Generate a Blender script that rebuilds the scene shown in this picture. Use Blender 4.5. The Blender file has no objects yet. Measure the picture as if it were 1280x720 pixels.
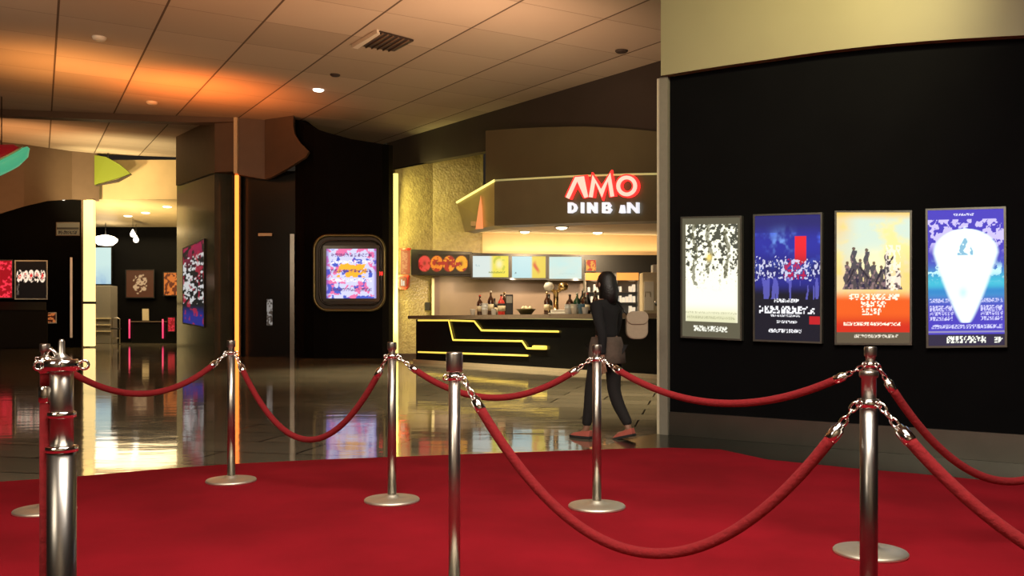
import bpy, bmesh, math, random
import numpy as np
from mathutils import Vector, Matrix

# ------------------------------------------------------------------ camera, world, lights
S = bpy.context.scene
C = S.collection
CH = 1.09           # camera height
F = 1100.0          # focal length in pixels of the 1280 wide frame
HZ = 402.0          # horizon row

cam_d = bpy.data.cameras.new('camera'); cam = bpy.data.objects.new('camera', cam_d); C.objects.link(cam)
cam.location = (0, 0, CH); cam.rotation_euler = (math.radians(90), 0, 0)
cam_d.sensor_width = 36; cam_d.lens = 36 * F / 1280; cam_d.shift_y = (HZ - 360) / 1280
cam_d.clip_end = 300
S.camera = cam
S.view_settings.view_transform = 'Standard'
S.view_settings.look = 'None'
S.view_settings.gamma = 1
S.view_settings.exposure = 0.0
try: S.view_settings.use_curve_mapping = False
except Exception: pass

w = bpy.data.worlds.new('world'); S.world = w; w.use_nodes = True
w.node_tree.nodes['Background'].inputs[0].default_value = (1.0, .8, .6, 1)
w.node_tree.nodes['Background'].inputs[1].default_value = 0.018

def area(name, loc, target, size, energy, color, size_y=None, spread=180):
    l = bpy.data.lights.new(name, 'AREA'); l.energy = energy; l.color = color; l.size = size
    if size_y: l.shape = 'RECTANGLE'; l.size_y = size_y
    l.spread = math.radians(spread)
    o = bpy.data.objects.new(name, l); C.objects.link(o); o.location = loc
    o.rotation_euler = (Vector(target) - Vector(loc)).to_track_quat('-Z', 'Y').to_euler()
    return o
def spot(name, loc, target, energy, color, angle=60, blend=.6, radius=.1):
    l = bpy.data.lights.new(name, 'SPOT'); l.energy = energy; l.color = color
    l.spot_size = math.radians(angle); l.spot_blend = blend; l.shadow_soft_size = radius
    o = bpy.data.objects.new(name, l); C.objects.link(o); o.location = loc
    o.rotation_euler = (Vector(target) - Vector(loc)).to_track_quat('-Z', 'Y').to_euler()
    return o

X0_ = -1.6
WARM = (1.0, .72, .42)
area('carpet_ceiling_light', (.5, 1.5, 5.0), (.3, 4.6, 0), 3.0, 235, (1.0, .88, .76), 3.0, 120)
area('lobby_rear_fill', (-3.5, -1.0, 4.2), (-2.0, 8, 0), 2.0, 80, (1.0, .85, .65), None, 130)  # unseen area light added behind the camera for highlights on the posts
spot('lobby_front_fill', (-9.0, 9.0, 4.6), (-13.0, 30, 5.2), 900, (1.0, .78, .52), 75, 1.0, .5)  # added fill for the left casings, no fixture there
spot('lobby_ceiling_fill', (-6.0, 6.0, 2.4), (-7.0, 9.0, 5.8), 520, (1.0, .42, .17), 165, 1.0, .6)  # unseen upward spot added to brighten the near ceiling
spot('column_uplight', (-8.3, 22.4, 4.5), (-8.1, 22.9, 7.2), 1000, (1.0, .2, .03), 118, 1.0, .3)
spot('ceiling_fill_left', (-10.6, 20.6, 4.3), (-10.4, 21.2, 7.2), 650, (1.0, .36, .08), 140, 1.0, .3)  # added spot for the golden ceiling patch, not mounted on the column
spot('ceiling_fill_warm', (-4.5, 11.0, 2.6), (-5.5, 13.0, 5.8), 700, (1.0, .38, .16), 165, 1.0, .4)  # added upward fill that warms the middle of the ceiling
spot('ceiling_fill_bar', (0.0, 14.0, 3.6), (-1.2, 17.0, 6.0), 600, (1.0, .55, .30), 155, 1.0, .3)  # unseen fill added for the ceiling in front of the bar
spot('soffit_spot', (2.5, 5.6, 4.2), (2.55, 7.6, 3.6), 230, (1.0, .86, .46), 100, 1.0, .1)
spot('bar_front_fill', (2.0, 13.0, 6.0), (1.2, 12.8, 0), 4600, (1.0, .82, .52), 72, 1.0, .02)  # two unseen spots added to light the floor before the bar
spot('bar_front_fill', (-1.6, 19.0, 6.2), (-1.6, 18.5, 0), 4600, (1.0, .82, .52), 85, 1.0, .02)
area('hall_ceiling_light', (-19, 42.5, 5.55), (-19, 42.5, 0), 6.0, 600, (1.0, .74, .38), 6)
spot('hall_ceiling_spot', (-17.5, 38.6, 2.5), (-17.5, 40.5, 6.2), 2200, (1.0, .72, .32), 120, 1.0, .3)  # bare spot aimed up at the passage ceiling, no fixture
spot('hall_drop_fill', (-17.5, 33.8, 4.6), (-17.0, 37.6, 7.2), 1500, (1.0, .72, .32), 80, 1.0, .3)  # unseen spot added to brighten the drop wall
spot('ceiling_fill_far', (-17.5, 30.5, 4.0), (-17.5, 32.5, 7.0), 900, (1.0, .42, .14), 150, 1.0, .3)  # added orange fill for the ceiling behind the beam
spot('wall_warm_fill', (X0_, 26.9, 3.3), (X0_-.3, 29, 3.4), 70, (1.0, .68, .34), 120, 1.0, .1)  # unseen spot added to warm the lower hammered wall
spot('canopy_nose_fill', (-3.2, 21.6, 4.3), (-1.0, 22.8, 3.9), 55, (1.0, .9, .3), 70, 1.0, .1)  # added yellow spot that lights the canopy nose
spot('hall_spill_fill', (-15.2, 32.5, 3.9), (-14.9, 34.5, 7.0), 900, (1.0, .78, .36), 120, 1.0, .2)  # added spot imitating light spilling out of the passage
area('rear_wall_fill', (1.0, -1.8, 4.6), (1.0, -4.2, 2.2), 3.0, 160, (1.0, .84, .66), .4)  # added light on the rear wall so the metal reflects it
spot('bulkhead_fill', (-.5, 14.0, 5.0), (.5, 20, 4.6), 270, (1.0, .88, .50), 80, 1.0, .3)  # unseen spot added to lift the drum and canopy front

# ------------------------------------------------------------------ survey helpers
def W(px, py, d):    # point seen at column px, row py from d metres away
    return Vector(((px - 640) * d / F, d, CH - (py - HZ) * d / F))
def X(px, d): return (px - 640) * d / F
def Zr(py, d): return CH - (py - HZ) * d / F
def hit(px, A, B):   # where the sight line of column px meets the plan line A-B
    k = (px - 640) / F; ax, ay = A; bx, by = B
    t = (k * ay - ax) / ((bx - ax) - k * (by - ay))
    return (ax + (bx - ax) * t, ay + (by - ay) * t)

# ------------------------------------------------------------------ materials
def nodes(m):
    m.use_nodes = True; nt = m.node_tree; return nt, nt.nodes, nt.links, nt.nodes['Principled BSDF']
def PM(name, col, rough=.5, metal=0, emit=None, es=0, noise=0, nscale=20, bump=0, coat=0, spec=.5):
    m = bpy.data.materials.new(name); nt, N, L, b = nodes(m)
    b.inputs['Base Color'].default_value = (*col, 1); b.inputs['Roughness'].default_value = rough
    b.inputs['Metallic'].default_value = metal; b.inputs['Coat Weight'].default_value = coat
    b.inputs['Specular IOR Level'].default_value = spec
    if emit: b.inputs['Emission Color'].default_value = (*emit, 1); b.inputs['Emission Strength'].default_value = es
    tc = N.new('ShaderNodeTexCoord'); n = N.new('ShaderNodeTexNoise'); n.inputs['Scale'].default_value = nscale
    n.inputs['Detail'].default_value = 4
    L.new(tc.outputs['Object'], n.inputs['Vector'])
    if noise:
        mx = N.new('ShaderNodeMix'); mx.data_type = 'RGBA'
        mx.inputs[6].default_value = (*[c * (1 - noise) for c in col], 1)
        mx.inputs[7].default_value = (*[min(1, c * (1 + noise)) for c in col], 1)
        L.new(n.outputs['Fac'], mx.inputs[0]); L.new(mx.outputs[2], b.inputs['Base Color'])
    if bump:
        bp = N.new('ShaderNodeBump'); bp.inputs['Strength'].default_value = bump; bp.inputs['Distance'].default_value = .01
        L.new(n.outputs['Fac'], bp.inputs['Height']); L.new(bp.outputs['Normal'], b.inputs['Normal'])
    return m
M = {}
M['black_wall'] = PM('black_wall', (.003, .003, .0033), .75, noise=.3, nscale=3, spec=.06)
M['black_gloss'] = PM('black_gloss', (.005, .0055, .0055), .25, noise=.3, nscale=2)
M['column_gloss'] = PM('column_gloss', (.055, .065, .055), .16, noise=.4, nscale=1.5)
M['taupe'] = PM('taupe', (.12, .085, .062), .55, noise=.15, nscale=3)
M['taupe_dark'] = PM('taupe_dark', (.040, .032, .032), .6, noise=.15, nscale=1.5)
M['beige_soffit'] = PM('beige_soffit', (.34, .31, .17), .55, noise=.08, nscale=2)
M['drum'] = PM('drum', (.085, .076, .044), .55, noise=.15, nscale=1.5)
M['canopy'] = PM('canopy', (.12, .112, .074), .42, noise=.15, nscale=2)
M['canopy_lit'] = PM('canopy_lit', (.50, .45, .18), .45, noise=.15, nscale=2)  # canopy end made paler, the light falling on it put into the colour
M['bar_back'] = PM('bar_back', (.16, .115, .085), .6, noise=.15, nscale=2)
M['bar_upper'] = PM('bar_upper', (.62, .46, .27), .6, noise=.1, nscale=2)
M['hall_wall'] = PM('hall_wall', (.55, .45, .28), .5, noise=.2, nscale=1)
M['steel'] = PM('steel', (.44, .41, .37), .32, 1, noise=.1, nscale=30)
M['steel_base'] = PM('steel_base', (.78, .75, .62), .5, 1, noise=.12, nscale=15)
M['steel_dull'] = PM('steel_dull', (.24, .23, .19), .38, 1, noise=.2, nscale=3)
M['steel_dark'] = PM('steel_dark', (.26, .25, .235), .30, 1, noise=.15, nscale=20)
M['chrome'] = PM('chrome', (.85, .83, .80), .1, 1)
M['velvet'] = PM('velvet', (.20, .003, .006), .95, noise=.25, nscale=60, bump=.5)
M['velvet'].node_tree.nodes['Principled BSDF'].inputs['Sheen Weight'].default_value = .0
M['black'] = PM('black', (.006, .006, .006), .4)
M['black_matt'] = PM('black_matt', (.005, .005, .005), .8, noise=.3, nscale=40)
M['frame_grey'] = PM('frame_grey', (.20, .20, .17), .35, .8, noise=.2, nscale=20)
M['rear_wall'] = PM('rear_wall', (.40,.35,.27), .7, noise=.1)
M['dark_reflection'] = PM('dark_reflection', (.006,.008,.006), .22, noise=.3, spec=.3)  # black colour for the dark reflection below the baseboard
M['trim_grey'] = PM('trim_grey', (.30,.28,.22), .4, .3, noise=.1)
M['frame_warm'] = PM('frame_warm', (.16, .15, .07), .3, .7)
M['white_plastic'] = PM('white_plastic', (.75, .74, .68), .35)
M['cream'] = PM('cream', (.62, .55, .38), .5, noise=.1)
M['greyunit'] = PM('grey_unit', (.22, .21, .19), .45, noise=.15)
M['counter_top'] = PM('counter_top', (.20, .16, .12), .35, noise=.35, nscale=25)
M['red_plastic'] = PM('red_plastic', (.55, .03, .02), .4)
M['gold'] = PM('gold', (.75, .55, .25), .25, 1)
M['brown_glass'] = PM('brown_glass', (.05, .02, .012), .08, coat=1)
M['green_glass'] = PM('green_glass', (.015, .06, .03), .08, coat=1)
M['clear_plastic'] = PM('clear_plastic', (.75, .80, .84), .15)
M['blue_cup'] = PM('blue_cup', (.10, .22, .33), .3)
def EM(name, col, s):
    m = PM(name, tuple(min(1, c * .6) for c in col), .4, emit=col, es=s); return m
M['neon_orange'] = EM('neon_orange', (1.0, .20, .03), 3.2)
M['neon_core'] = EM('neon_core', (1.0, .55, .16), 5)
M['neon_cream'] = EM('neon_cream', (1.0, .74, .30), 1.5)
M['neon_yellow'] = EM('neon_yellow', (1.0, .72, .10), 1.15)
M['led_green'] = EM('led_yellow', (.9, .85, .35), .28)
M['led_edge'] = EM('led_edge', (1.0, .86, .25), 1.3)
M['red_neon'] = EM('red_neon', (1.0, .03, .025), 1.6)
M['pink_face'] = EM('pink_face', (1.0, .55, .45), 1.1)
M['white_face'] = EM('white_face', (.86, .90, 1.0), .85)
M['lamp_face'] = EM('lamp_face', (1.0, .86, .6), 5)
M['lamp_white'] = EM('lamp_white', (1.0, .93, .8), 3)
M['orange_reflection'] = EM('orange_reflection', (1.0, .36, .13), .7)
M['pink_neon'] = EM('pink_neon', (1.0, .06, .18), 1.0)
M['white_screen'] = EM('white_screen', (.72, .90, .92), 1.0)
M['amber_header'] = EM('amber_header', (1.0, .42, .10), .62)
M['shelf_white'] = EM('shelf_white', (.85, .80, .68), .45)
M['green_lamp'] = EM('green_lamp', (.10, .60, .32), .55)
M['red_lamp'] = EM('red_lamp', (.35, .01, .015), .35)
M['leaf_panel'] = PM('leaf_panel', (.16, .22, .03), .5, emit=(.16, .20, .01), es=.35)

def art_mat(name, es):
    m = bpy.data.materials.new(name); nt, N, L, b = nodes(m)
    a = N.new('ShaderNodeAttribute'); a.attribute_name = 'art'
    b.inputs['Base Color'].default_value = (.02, .02, .02, 1); b.inputs['Roughness'].default_value = .5; b.inputs['Specular IOR Level'].default_value = .15
    L.new(a.outputs['Color'], b.inputs['Emission Color']); b.inputs['Emission Strength'].default_value = es
    return m
M['art'] = art_mat('backlit_art', 1.25)
M['art_menu'] = art_mat('backlit_menu', .9)
M['art_dim'] = art_mat('backlit_art_dim', .7)

# velvet-cut carpet
def carpet_mat():
    m = bpy.data.materials.new('red_carpet'); nt, N, L, b = nodes(m)
    tc = N.new('ShaderNodeTexCoord')
    n1 = N.new('ShaderNodeTexNoise'); n1.inputs['Scale'].default_value = 1.3; n1.inputs['Detail'].default_value = 6
    n2 = N.new('ShaderNodeTexNoise'); n2.inputs['Scale'].default_value = 260; n2.inputs['Detail'].default_value = 2
    L.new(tc.outputs['Object'], n1.inputs[0]); L.new(tc.outputs['Object'], n2.inputs[0])
    r = N.new('ShaderNodeValToRGB'); r.color_ramp.elements[0].color = (.19, .004, .009, 1); r.color_ramp.elements[1].color = (.27, .006, .014, 1)
    r.color_ramp.elements[0].position = .35; r.color_ramp.elements[1].position = .65
    L.new(n1.outputs[0], r.inputs[0]); L.new(r.outputs[0], b.inputs['Base Color'])
    b.inputs['Roughness'].default_value = .95; b.inputs['Specular IOR Level'].default_value = .1
    bp = N.new('ShaderNodeBump'); bp.inputs['Strength'].default_value = .5; bp.inputs['Distance'].default_value = .006
    ad = N.new('ShaderNodeMath'); ad.operation = 'MULTIPLY_ADD'; ad.inputs[1].default_value = 4
    L.new(n1.outputs[0], ad.inputs[0]); L.new(n2.outputs[0], ad.inputs[2])
    L.new(ad.outputs[0], bp.inputs['Height']); L.new(bp.outputs[0], b.inputs['Normal'])
    return m
M['carpet'] = carpet_mat()

def floor_mat():
    m = bpy.data.materials.new('polished_floor'); nt, N, L, b = nodes(m)
    tc = N.new('ShaderNodeTexCoord'); mp = N.new('ShaderNodeMapping'); mp.inputs['Rotation'].default_value = (0, 0, math.radians(12))
    L.new(tc.outputs['Object'], mp.inputs[0])
    br = N.new('ShaderNodeTexBrick'); br.offset = .5; br.inputs['Scale'].default_value = 1.0
    br.inputs['Brick Width'].default_value = 1.3; br.inputs['Row Height'].default_value = .62; br.inputs['Mortar Size'].default_value = .012
    br.inputs['Color1'].default_value = (.15, .13, .088, 1); br.inputs['Color2'].default_value = (.21, .18, .125, 1)
    br.inputs['Mortar'].default_value = (.012, .010, .008, 1)
    L.new(mp.outputs[0], br.inputs['Vector']); L.new(br.outputs['Color'], b.inputs['Base Color'])
    mp2 = N.new('ShaderNodeMapping'); mp2.inputs['Scale'].default_value = (.9, 2.2, 1)
    L.new(tc.outputs['Object'], mp2.inputs[0])
    n = N.new('ShaderNodeTexNoise'); n.inputs['Scale'].default_value = 1.6; n.inputs['Detail'].default_value = 3
    L.new(mp2.outputs[0], n.inputs[0])
    rr = N.new('ShaderNodeMapRange'); rr.inputs['To Min'].default_value = .035; rr.inputs['To Max'].default_value = .08
    L.new(n.outputs[0], rr.inputs[0]); L.new(rr.outputs[0], b.inputs['Roughness'])
    bp = N.new('ShaderNodeBump'); bp.inputs['Strength'].default_value = .16; bp.inputs['Distance'].default_value = .012
    L.new(n.outputs[0], bp.inputs['Height'])
    bp2 = N.new('ShaderNodeBump'); bp2.inputs['Strength'].default_value = .35; bp2.inputs['Distance'].default_value = .004; bp2.invert = True
    L.new(br.outputs['Fac'], bp2.inputs['Height']); L.new(bp.outputs[0], bp2.inputs['Normal']); L.new(bp2.outputs[0], b.inputs['Normal'])
    b.inputs['IOR'].default_value = 1.6
    return m
M['floor'] = floor_mat()

def ceiling_mat():
    m = bpy.data.materials.new('ceiling_tiles'); nt, N, L, b = nodes(m)
    uv = N.new('ShaderNodeUVMap'); uv.uv_map = 'UVMap'
    sp = N.new('ShaderNodeSeparateXYZ'); L.new(uv.outputs[0], sp.inputs[0])
    def line(sock, wdt):
        fr = N.new('ShaderNodeMath'); fr.operation = 'FRACT'; L.new(sock, fr.inputs[0])
        s = N.new('ShaderNodeMath'); s.operation = 'SUBTRACT'; s.inputs[1].default_value = .5; L.new(fr.outputs[0], s.inputs[0])
        a = N.new('ShaderNodeMath'); a.operation = 'ABSOLUTE'; L.new(s.outputs[0], a.inputs[0])
        g = N.new('ShaderNodeMath'); g.operation = 'GREATER_THAN'; g.inputs[1].default_value = .5 - wdt; L.new(a.outputs[0], g.inputs[0])
        return g.outputs[0]
    lu = line(sp.outputs[0], .012); lv = line(sp.outputs[1], .008)
    k = N.new('ShaderNodeMath'); k.operation = 'MULTIPLY'; k.inputs[1].default_value = .45; L.new(lv, k.inputs[0])
    mxv = N.new('ShaderNodeMath'); mxv.operation = 'MAXIMUM'; L.new(lu, mxv.inputs[0]); L.new(k.outputs[0], mxv.inputs[1])
    # every tile a slightly different tone
    fl = N.new('ShaderNodeVectorMath'); fl.operation = 'FLOOR'; L.new(uv.outputs[0], fl.inputs[0])
    wn = N.new('ShaderNodeTexWhiteNoise'); L.new(fl.outputs[0], wn.inputs['Vector'])
    t = N.new('ShaderNodeMix'); t.data_type = 'RGBA'
    t.inputs[6].default_value = (.42, .37, .32, 1); t.inputs[7].default_value = (.54, .48, .42, 1); L.new(wn.outputs['Value'], t.inputs[0])
    mx = N.new('ShaderNodeMix'); mx.data_type = 'RGBA'; mx.inputs[7].default_value = (.10, .07, .05, 1)
    L.new(mxv.outputs[0], mx.inputs[0]); L.new(t.outputs[2], mx.inputs[6]); L.new(mx.outputs[2], b.inputs['Base Color'])
    b.inputs['Roughness'].default_value = .8
    return m
M['ceiling'] = ceiling_mat()

def textured_wall_mat():
    m = bpy.data.materials.new('hammered_wall'); nt, N, L, b = nodes(m)
    tc = N.new('ShaderNodeTexCoord'); v = N.new('ShaderNodeTexVoronoi'); v.inputs['Scale'].default_value = 14
    n = N.new('ShaderNodeTexNoise'); n.inputs['Scale'].default_value = 6; n.inputs['Detail'].default_value = 6
    L.new(tc.outputs['Object'], v.inputs[0]); L.new(tc.outputs['Object'], n.inputs[0])
    b.inputs['Base Color'].default_value = (.34, .26, .12, 1); b.inputs['Roughness'].default_value = .38
    a = N.new('ShaderNodeMath'); a.operation = 'ADD'; L.new(v.outputs[0], a.inputs[0]); L.new(n.outputs[0], a.inputs[1])
    r = N.new('ShaderNodeValToRGB'); r.color_ramp.elements[0].color = (.17, .13, .06, 1); r.color_ramp.elements[1].color = (.44, .37, .18, 1)
    L.new(n.outputs[0], r.inputs[0]); L.new(r.outputs[0], b.inputs['Base Color'])
    bp = N.new('ShaderNodeBump'); bp.inputs['Strength'].default_value = .6; bp.inputs['Distance'].default_value = .02
    L.new(a.outputs[0], bp.inputs['Height']); L.new(bp.outputs[0], b.inputs['Normal'])
    return m
M['hammered'] = textured_wall_mat()

# ------------------------------------------------------------------ mesh helpers
class MB:
    def __init__(s): s.v = []; s.f = []; s.smooth = []
    def add(s, vs, fs, sm=False):
        o = len(s.v); s.v += [Vector(v) for v in vs]
        for f in fs: s.f.append([i + o for i in f]); s.smooth.append(sm)
        return s
    def box(s, x0, x1, y0, y1, z0, z1):
        return s.add([(x0,y0,z0),(x1,y0,z0),(x1,y1,z0),(x0,y1,z0),(x0,y0,z1),(x1,y0,z1),(x1,y1,z1),(x0,y1,z1)],
                     [(0,3,2,1),(4,5,6,7),(0,1,5,4),(1,2,6,5),(2,3,7,6),(3,0,4,7)])
    def prism(s, front, off):      # polygon of points extruded by vector off
        n = len(front); off = Vector(off); a = [Vector(p) for p in front]
        return s.add(a + [p + off for p in a], [list(range(n)), list(range(2*n-1, n-1, -1))] + [((i+1) % n, i, i+n, (i+1) % n + n) for i in range(n)])
    def lathe(s, prof, c=(0,0,0), n=24, sm=True):
        c = Vector(c); vs = []; fs = []
        for r, z in prof:
            for k in range(n):
                a = 2*math.pi*k/n; vs.append(c + Vector((r*math.cos(a), r*math.sin(a), z)))
        for i in range(len(prof)-1):
            for k in range(n):
                k2 = (k+1) % n; fs.append((i*n+k, i*n+k2, (i+1)*n+k2, (i+1)*n+k))
        s.add(vs, fs, sm)
        if prof[0][0] > 1e-5: s.add(vs[:n], [list(range(n-1,-1,-1))])
        if prof[-1][0] > 1e-5: s.add(vs[-n:], [list(range(n))])
        return s
    def tube(s, pts, r, n=10, cap=True, closed=False):
        pts = [Vector(p) for p in pts]; N_ = len(pts); rs = r if isinstance(r, (list, tuple)) else [r]*N_
        up = Vector((0,0,1)); vs = []; prev = None
        for i, p in enumerate(pts):
            if closed: t = (pts[(i+1) % N_] - pts[i-1]).normalized()
            else: t = (pts[min(i+1, N_-1)] - pts[max(i-1, 0)]).normalized()
            a = prev if prev is not None else (up if abs(t.z) < .9 else Vector((1,0,0)))
            u = (a - t*a.dot(t)).normalized(); prev = u; q = t.cross(u)
            for k in range(n):
                g = 2*math.pi*k/n; vs.append(p + (u*math.cos(g) + q*math.sin(g))*rs[i])
        fs = []
        for i in range(N_ if closed else N_-1):
            j = (i+1) % N_
            for k in range(n):
                k2 = (k+1) % n; fs.append((i*n+k, i*n+k2, j*n+k2, j*n+k))
        s.add(vs, fs, True)
        if cap and not closed: s.add(vs[:n], [list(range(n-1,-1,-1))]); s.add(vs[-n:], [list(range(n))])
        return s
    def build(s, name, mat, parent=None, origin=None, bevel=0, local=False):
        if parent is not None and not local: o0 = parent['_o'] if '_o' in parent else parent.location; o0 = Vector(o0)
        elif origin is not None: o0 = Vector(origin)
        elif parent is None and not local:
            xs = [v.x for v in s.v]; ys = [v.y for v in s.v]; o0 = Vector(((min(xs)+max(xs))/2, (min(ys)+max(ys))/2, min(v.z for v in s.v)))
        else: o0 = Vector((0,0,0))
        me = bpy.data.meshes.new(name); me.from_pydata([v - o0 for v in s.v], [], s.f); me.update()
        me.polygons.foreach_set('use_smooth', s.smooth)
        bm = bmesh.new(); bm.from_mesh(me); bmesh.ops.remove_doubles(bm, verts=bm.verts, dist=1e-6)
        bmesh.ops.recalc_face_normals(bm, faces=bm.faces)
        if bevel:
            es = [e for e in bm.edges if len(e.link_faces) == 2 and e.calc_face_angle(0) > .6]
            bmesh.ops.bevel(bm, geom=es, offset=bevel, segments=2, affect='EDGES', profile=.5)
        bm.to_mesh(me); bm.free()
        me.materials.append(M[mat] if isinstance(mat, str) else mat)
        o = bpy.data.objects.new(name, me); C.objects.link(o)
        if parent is not None: o.parent = parent
        else: o.location = o0
        return o
def tag(o, label, cat, group=None, kind=None):
    o['label'] = label; o['category'] = cat
    if group: o['group'] = group
    if kind: o['kind'] = kind
    return o
def thing(name, loc, label, cat, group=None, rz=0):
    o = bpy.data.objects.new(name, None); C.objects.link(o); o.location = loc; o.rotation_euler = (0,0,rz)
    o.empty_display_size = .1
    return tag(o, label, cat, group)
def st(o): o['kind'] = 'structure'; return o

def copy_tree(o, parent=None):
    c = o.copy(); C.objects.link(c); c.parent = parent
    for ch in list(o.children): copy_tree(ch, c)
    return c
def ribbon(name, pts, mat, th=.3, parent=None, steps=1):
    """pts: (x, y, zbottom, ztop); a wall following them, th thick away from the camera"""
    mb = MB(); n = len(pts); P2 = [Vector((p[0], p[1])) for p in pts]; nor = []
    for i in range(n):
        t = (P2[min(i+1, n-1)] - P2[max(i-1, 0)]).normalized(); q = Vector((-t.y, t.x))
        if q.dot(P2[i]) < 0: q = -q
        nor.append(q)
    vs = []
    for i, p in enumerate(pts):
        q = nor[i]*th
        vs += [(p[0], p[1], p[2]), (p[0], p[1], p[3]), (p[0]+q.x, p[1]+q.y, p[3]), (p[0]+q.x, p[1]+q.y, p[2])]
    fs = [(0,1,2,3), (4*(n-1)+3, 4*(n-1)+2, 4*(n-1)+1, 4*(n-1))]
    for i in range(n-1):
        a = 4*i; b = a+4
        for k in range(4): fs.append((a+k, b+k, b+(k+1) % 4, a+(k+1) % 4))
    mb.add(vs, fs); return mb.build(name, mat, parent)
def pp(px, d, yb=None, yt=None, zb=0):
    return (X(px, d), d, zb if yb is None else Zr(yb, d), Zr(yt, d))

# ------------------------------------------------------------------ setting: floor, ceiling, walls
st(MB().box(-45, 25, -4, 60, -.2, 0).build('floor', 'floor'))

CA, CBX, CBY = 4.6, -.0364, .0505
def cz(x, y): return CH + CA + CBX*x + CBY*y
poly = [(-38,-4),(13,-4),(13,4),(9,8),(3.16,18.1),(-4.58,31.5),(-5.6,37.55),(-38,37.55)]
me = bpy.data.meshes.new('ceiling')
vs = [(x, y, cz(x,y)) for x, y in poly] + [(x, y, cz(x,y)+.25) for x, y in poly]; n = len(poly)
me.from_pydata(vs, [], [list(range(n)), list(range(2*n-1,n-1,-1))] + [((i+1)%n, i, i+n, (i+1)%n+n) for i in range(n)])
uv = me.uv_layers.new(name='UVMap')
d1 = Vector((-.5345, 1)); d2 = Vector((1.936, 1)); d1n = d1.normalized(); d2n = d2.normalized()
import itertools
det = d1n.x*d2n.y - d1n.y*d2n.x
def cuv(x, y):   # coordinates along the two tile directions
    b_ = (d1n.x*y - d1n.y*x)/det; a_ = (x*d2n.y - y*d2n.x)/det
    return (a_, b_)
x0c, y0c = X(212, 13.3), 13.3
dd = CA/((HZ-0)/F - CBX*(212-640)/F - CBY); ref = cuv(X(212, dd), dd)
dd2 = CA/((HZ-0)/F - CBX*(502-640)/F - CBY); ref2 = cuv(X(502, dd2), dd2); su = (ref2[1]-ref[1])/2
dv1 = CA/((HZ-37)/F - CBX*(193-640)/F - CBY); rv = cuv(X(193, dv1), dv1)
for lp in me.loops:
    v = vs[lp.vertex_index]; a_, b_ = cuv(v[0], v[1])
    uv.data[lp.index].uv = ((b_-ref[1])/su, (a_-rv[0])/1.85)
me.materials.append(M['ceiling']); ceil = bpy.data.objects.new('ceiling', me); C.objects.link(ceil); st(ceil)

st(MB().box(-13, 11, -4.35, -4.2, 0, 5.6).build('wall_rear', 'rear_wall'))
# poster wall
PA = (X(832, 8.5), 8.5); PB = (X(1280, 6.74), 6.74)
pdir = (Vector(PB) - Vector(PA)).normalized(); pn = Vector((-pdir.y, pdir.x)); pn = pn if pn.dot(Vector(PA)) < 0 else -pn   # towards camera
def pw(s, off=0, z=0): q = Vector(PA) + pdir*s + pn*off; return Vector((q.x, q.y, z))
plen = (Vector(PB) - Vector(PA)).length
def ribbon_w(name, mat, s0, s1, off, z0, z1, th, n=1, parent=None):
    return ribbon(name, [(*pw(s0+(s1-s0)*i/n, off)[:2], z0, z1) for i in range(n+1)], mat, th, parent)
st(ribbon_w('wall_right', 'black_wall', .02, plen+2.6, 0, 0, 3.7, .35))
st(ribbon_w('baseboard_right', 'steel_dull', .05, plen+2.6, .03, 0.004, .225, .028))
tr = MB()
a = pw(-.05, .02); tr.prism([pw(-.04,.05,0), pw(.045,.05,0), pw(.045,.05,3.44), pw(-.04,.05,3.44)], tuple(-pn*.38)+(0,))
st(tr.build('trim_1', 'trim_grey'))
ed = MB(); ed.prism([pw(-.075,.035,0), pw(-.043,.035,0), pw(-.043,.035,3.44), pw(-.075,.035,3.44)], tuple(-pn*.2)+(0,))
st(ed.build('trim_2', 'cream'))
st(ribbon('floor_reflection_strip', [(*pw(q_*.55-.1,1.9)[:2],.0005,.003) for q_ in range(10)], 'dark_reflection', 1.88))  # added black strip standing in for the dark reflection in the floor
# soffit above it
bot = [(826,94.5),(838,92.7),(874,86.8),(910,81.2),(937,77.4),(964,73.6),(991,69.6),(1018,65.8),(1045,62.3),(1072,59.2),(1098,56.4),(1125,54),(1161,51),(1197,48.5),(1240,46),(1280,44),(1400,40),(1560,37)]
sp_ = []
SA = tuple(pw(0,.09))[:2]; SB = tuple(pw(3,.09))[:2]
for px, py in bot:
    h = hit(px, SA, SB); sp_.append((h[0], h[1], Zr(py, h[1]), 5.9))
st(ribbon('trim_3', sp_, 'beige_soffit', .5))

# dark bulkhead wall running under the ceiling edge
bl = []
BA = (3.16, 18.1); BB = (-4.58, 31.5)
for px, py in [(900,168),(832,168),(720,168),(607,189),(545,200),(500,209),(484,213)]:
    h = hit(px, BA, BB); bl.append((h[0], h[1], Zr(py, h[1]), cz(h[0], h[1])+.05))
bl.insert(0, (9, 8, 3.9, cz(9,8)+.05))
st(ribbon('wall_bulkhead', bl, 'taupe_dark', .3))

# hammered side wall of the snack bar
HA = (X(494,28.1), 28.1); HB = (X(541,28.95), 28.95)
hp = []
for px, py, d in [(494,212,28.1),(541,203,28.95),(600,191,29.15),(604,190,29.15)]:
    hp.append((X(px,d), d, 0, Zr(py, d)))
st(ribbon('wall_left', hp, 'hammered', .25))
# back wall of snack bar: lower part and lit upper part
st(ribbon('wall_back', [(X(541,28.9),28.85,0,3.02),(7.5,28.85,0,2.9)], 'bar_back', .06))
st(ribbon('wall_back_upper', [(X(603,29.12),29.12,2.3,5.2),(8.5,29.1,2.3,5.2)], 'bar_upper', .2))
st(MB().box(X(540,28.8), X(543,28.8), 28.7, 28.85, 1.3, 2.5).build('trim_4', 'cream'))

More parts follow.
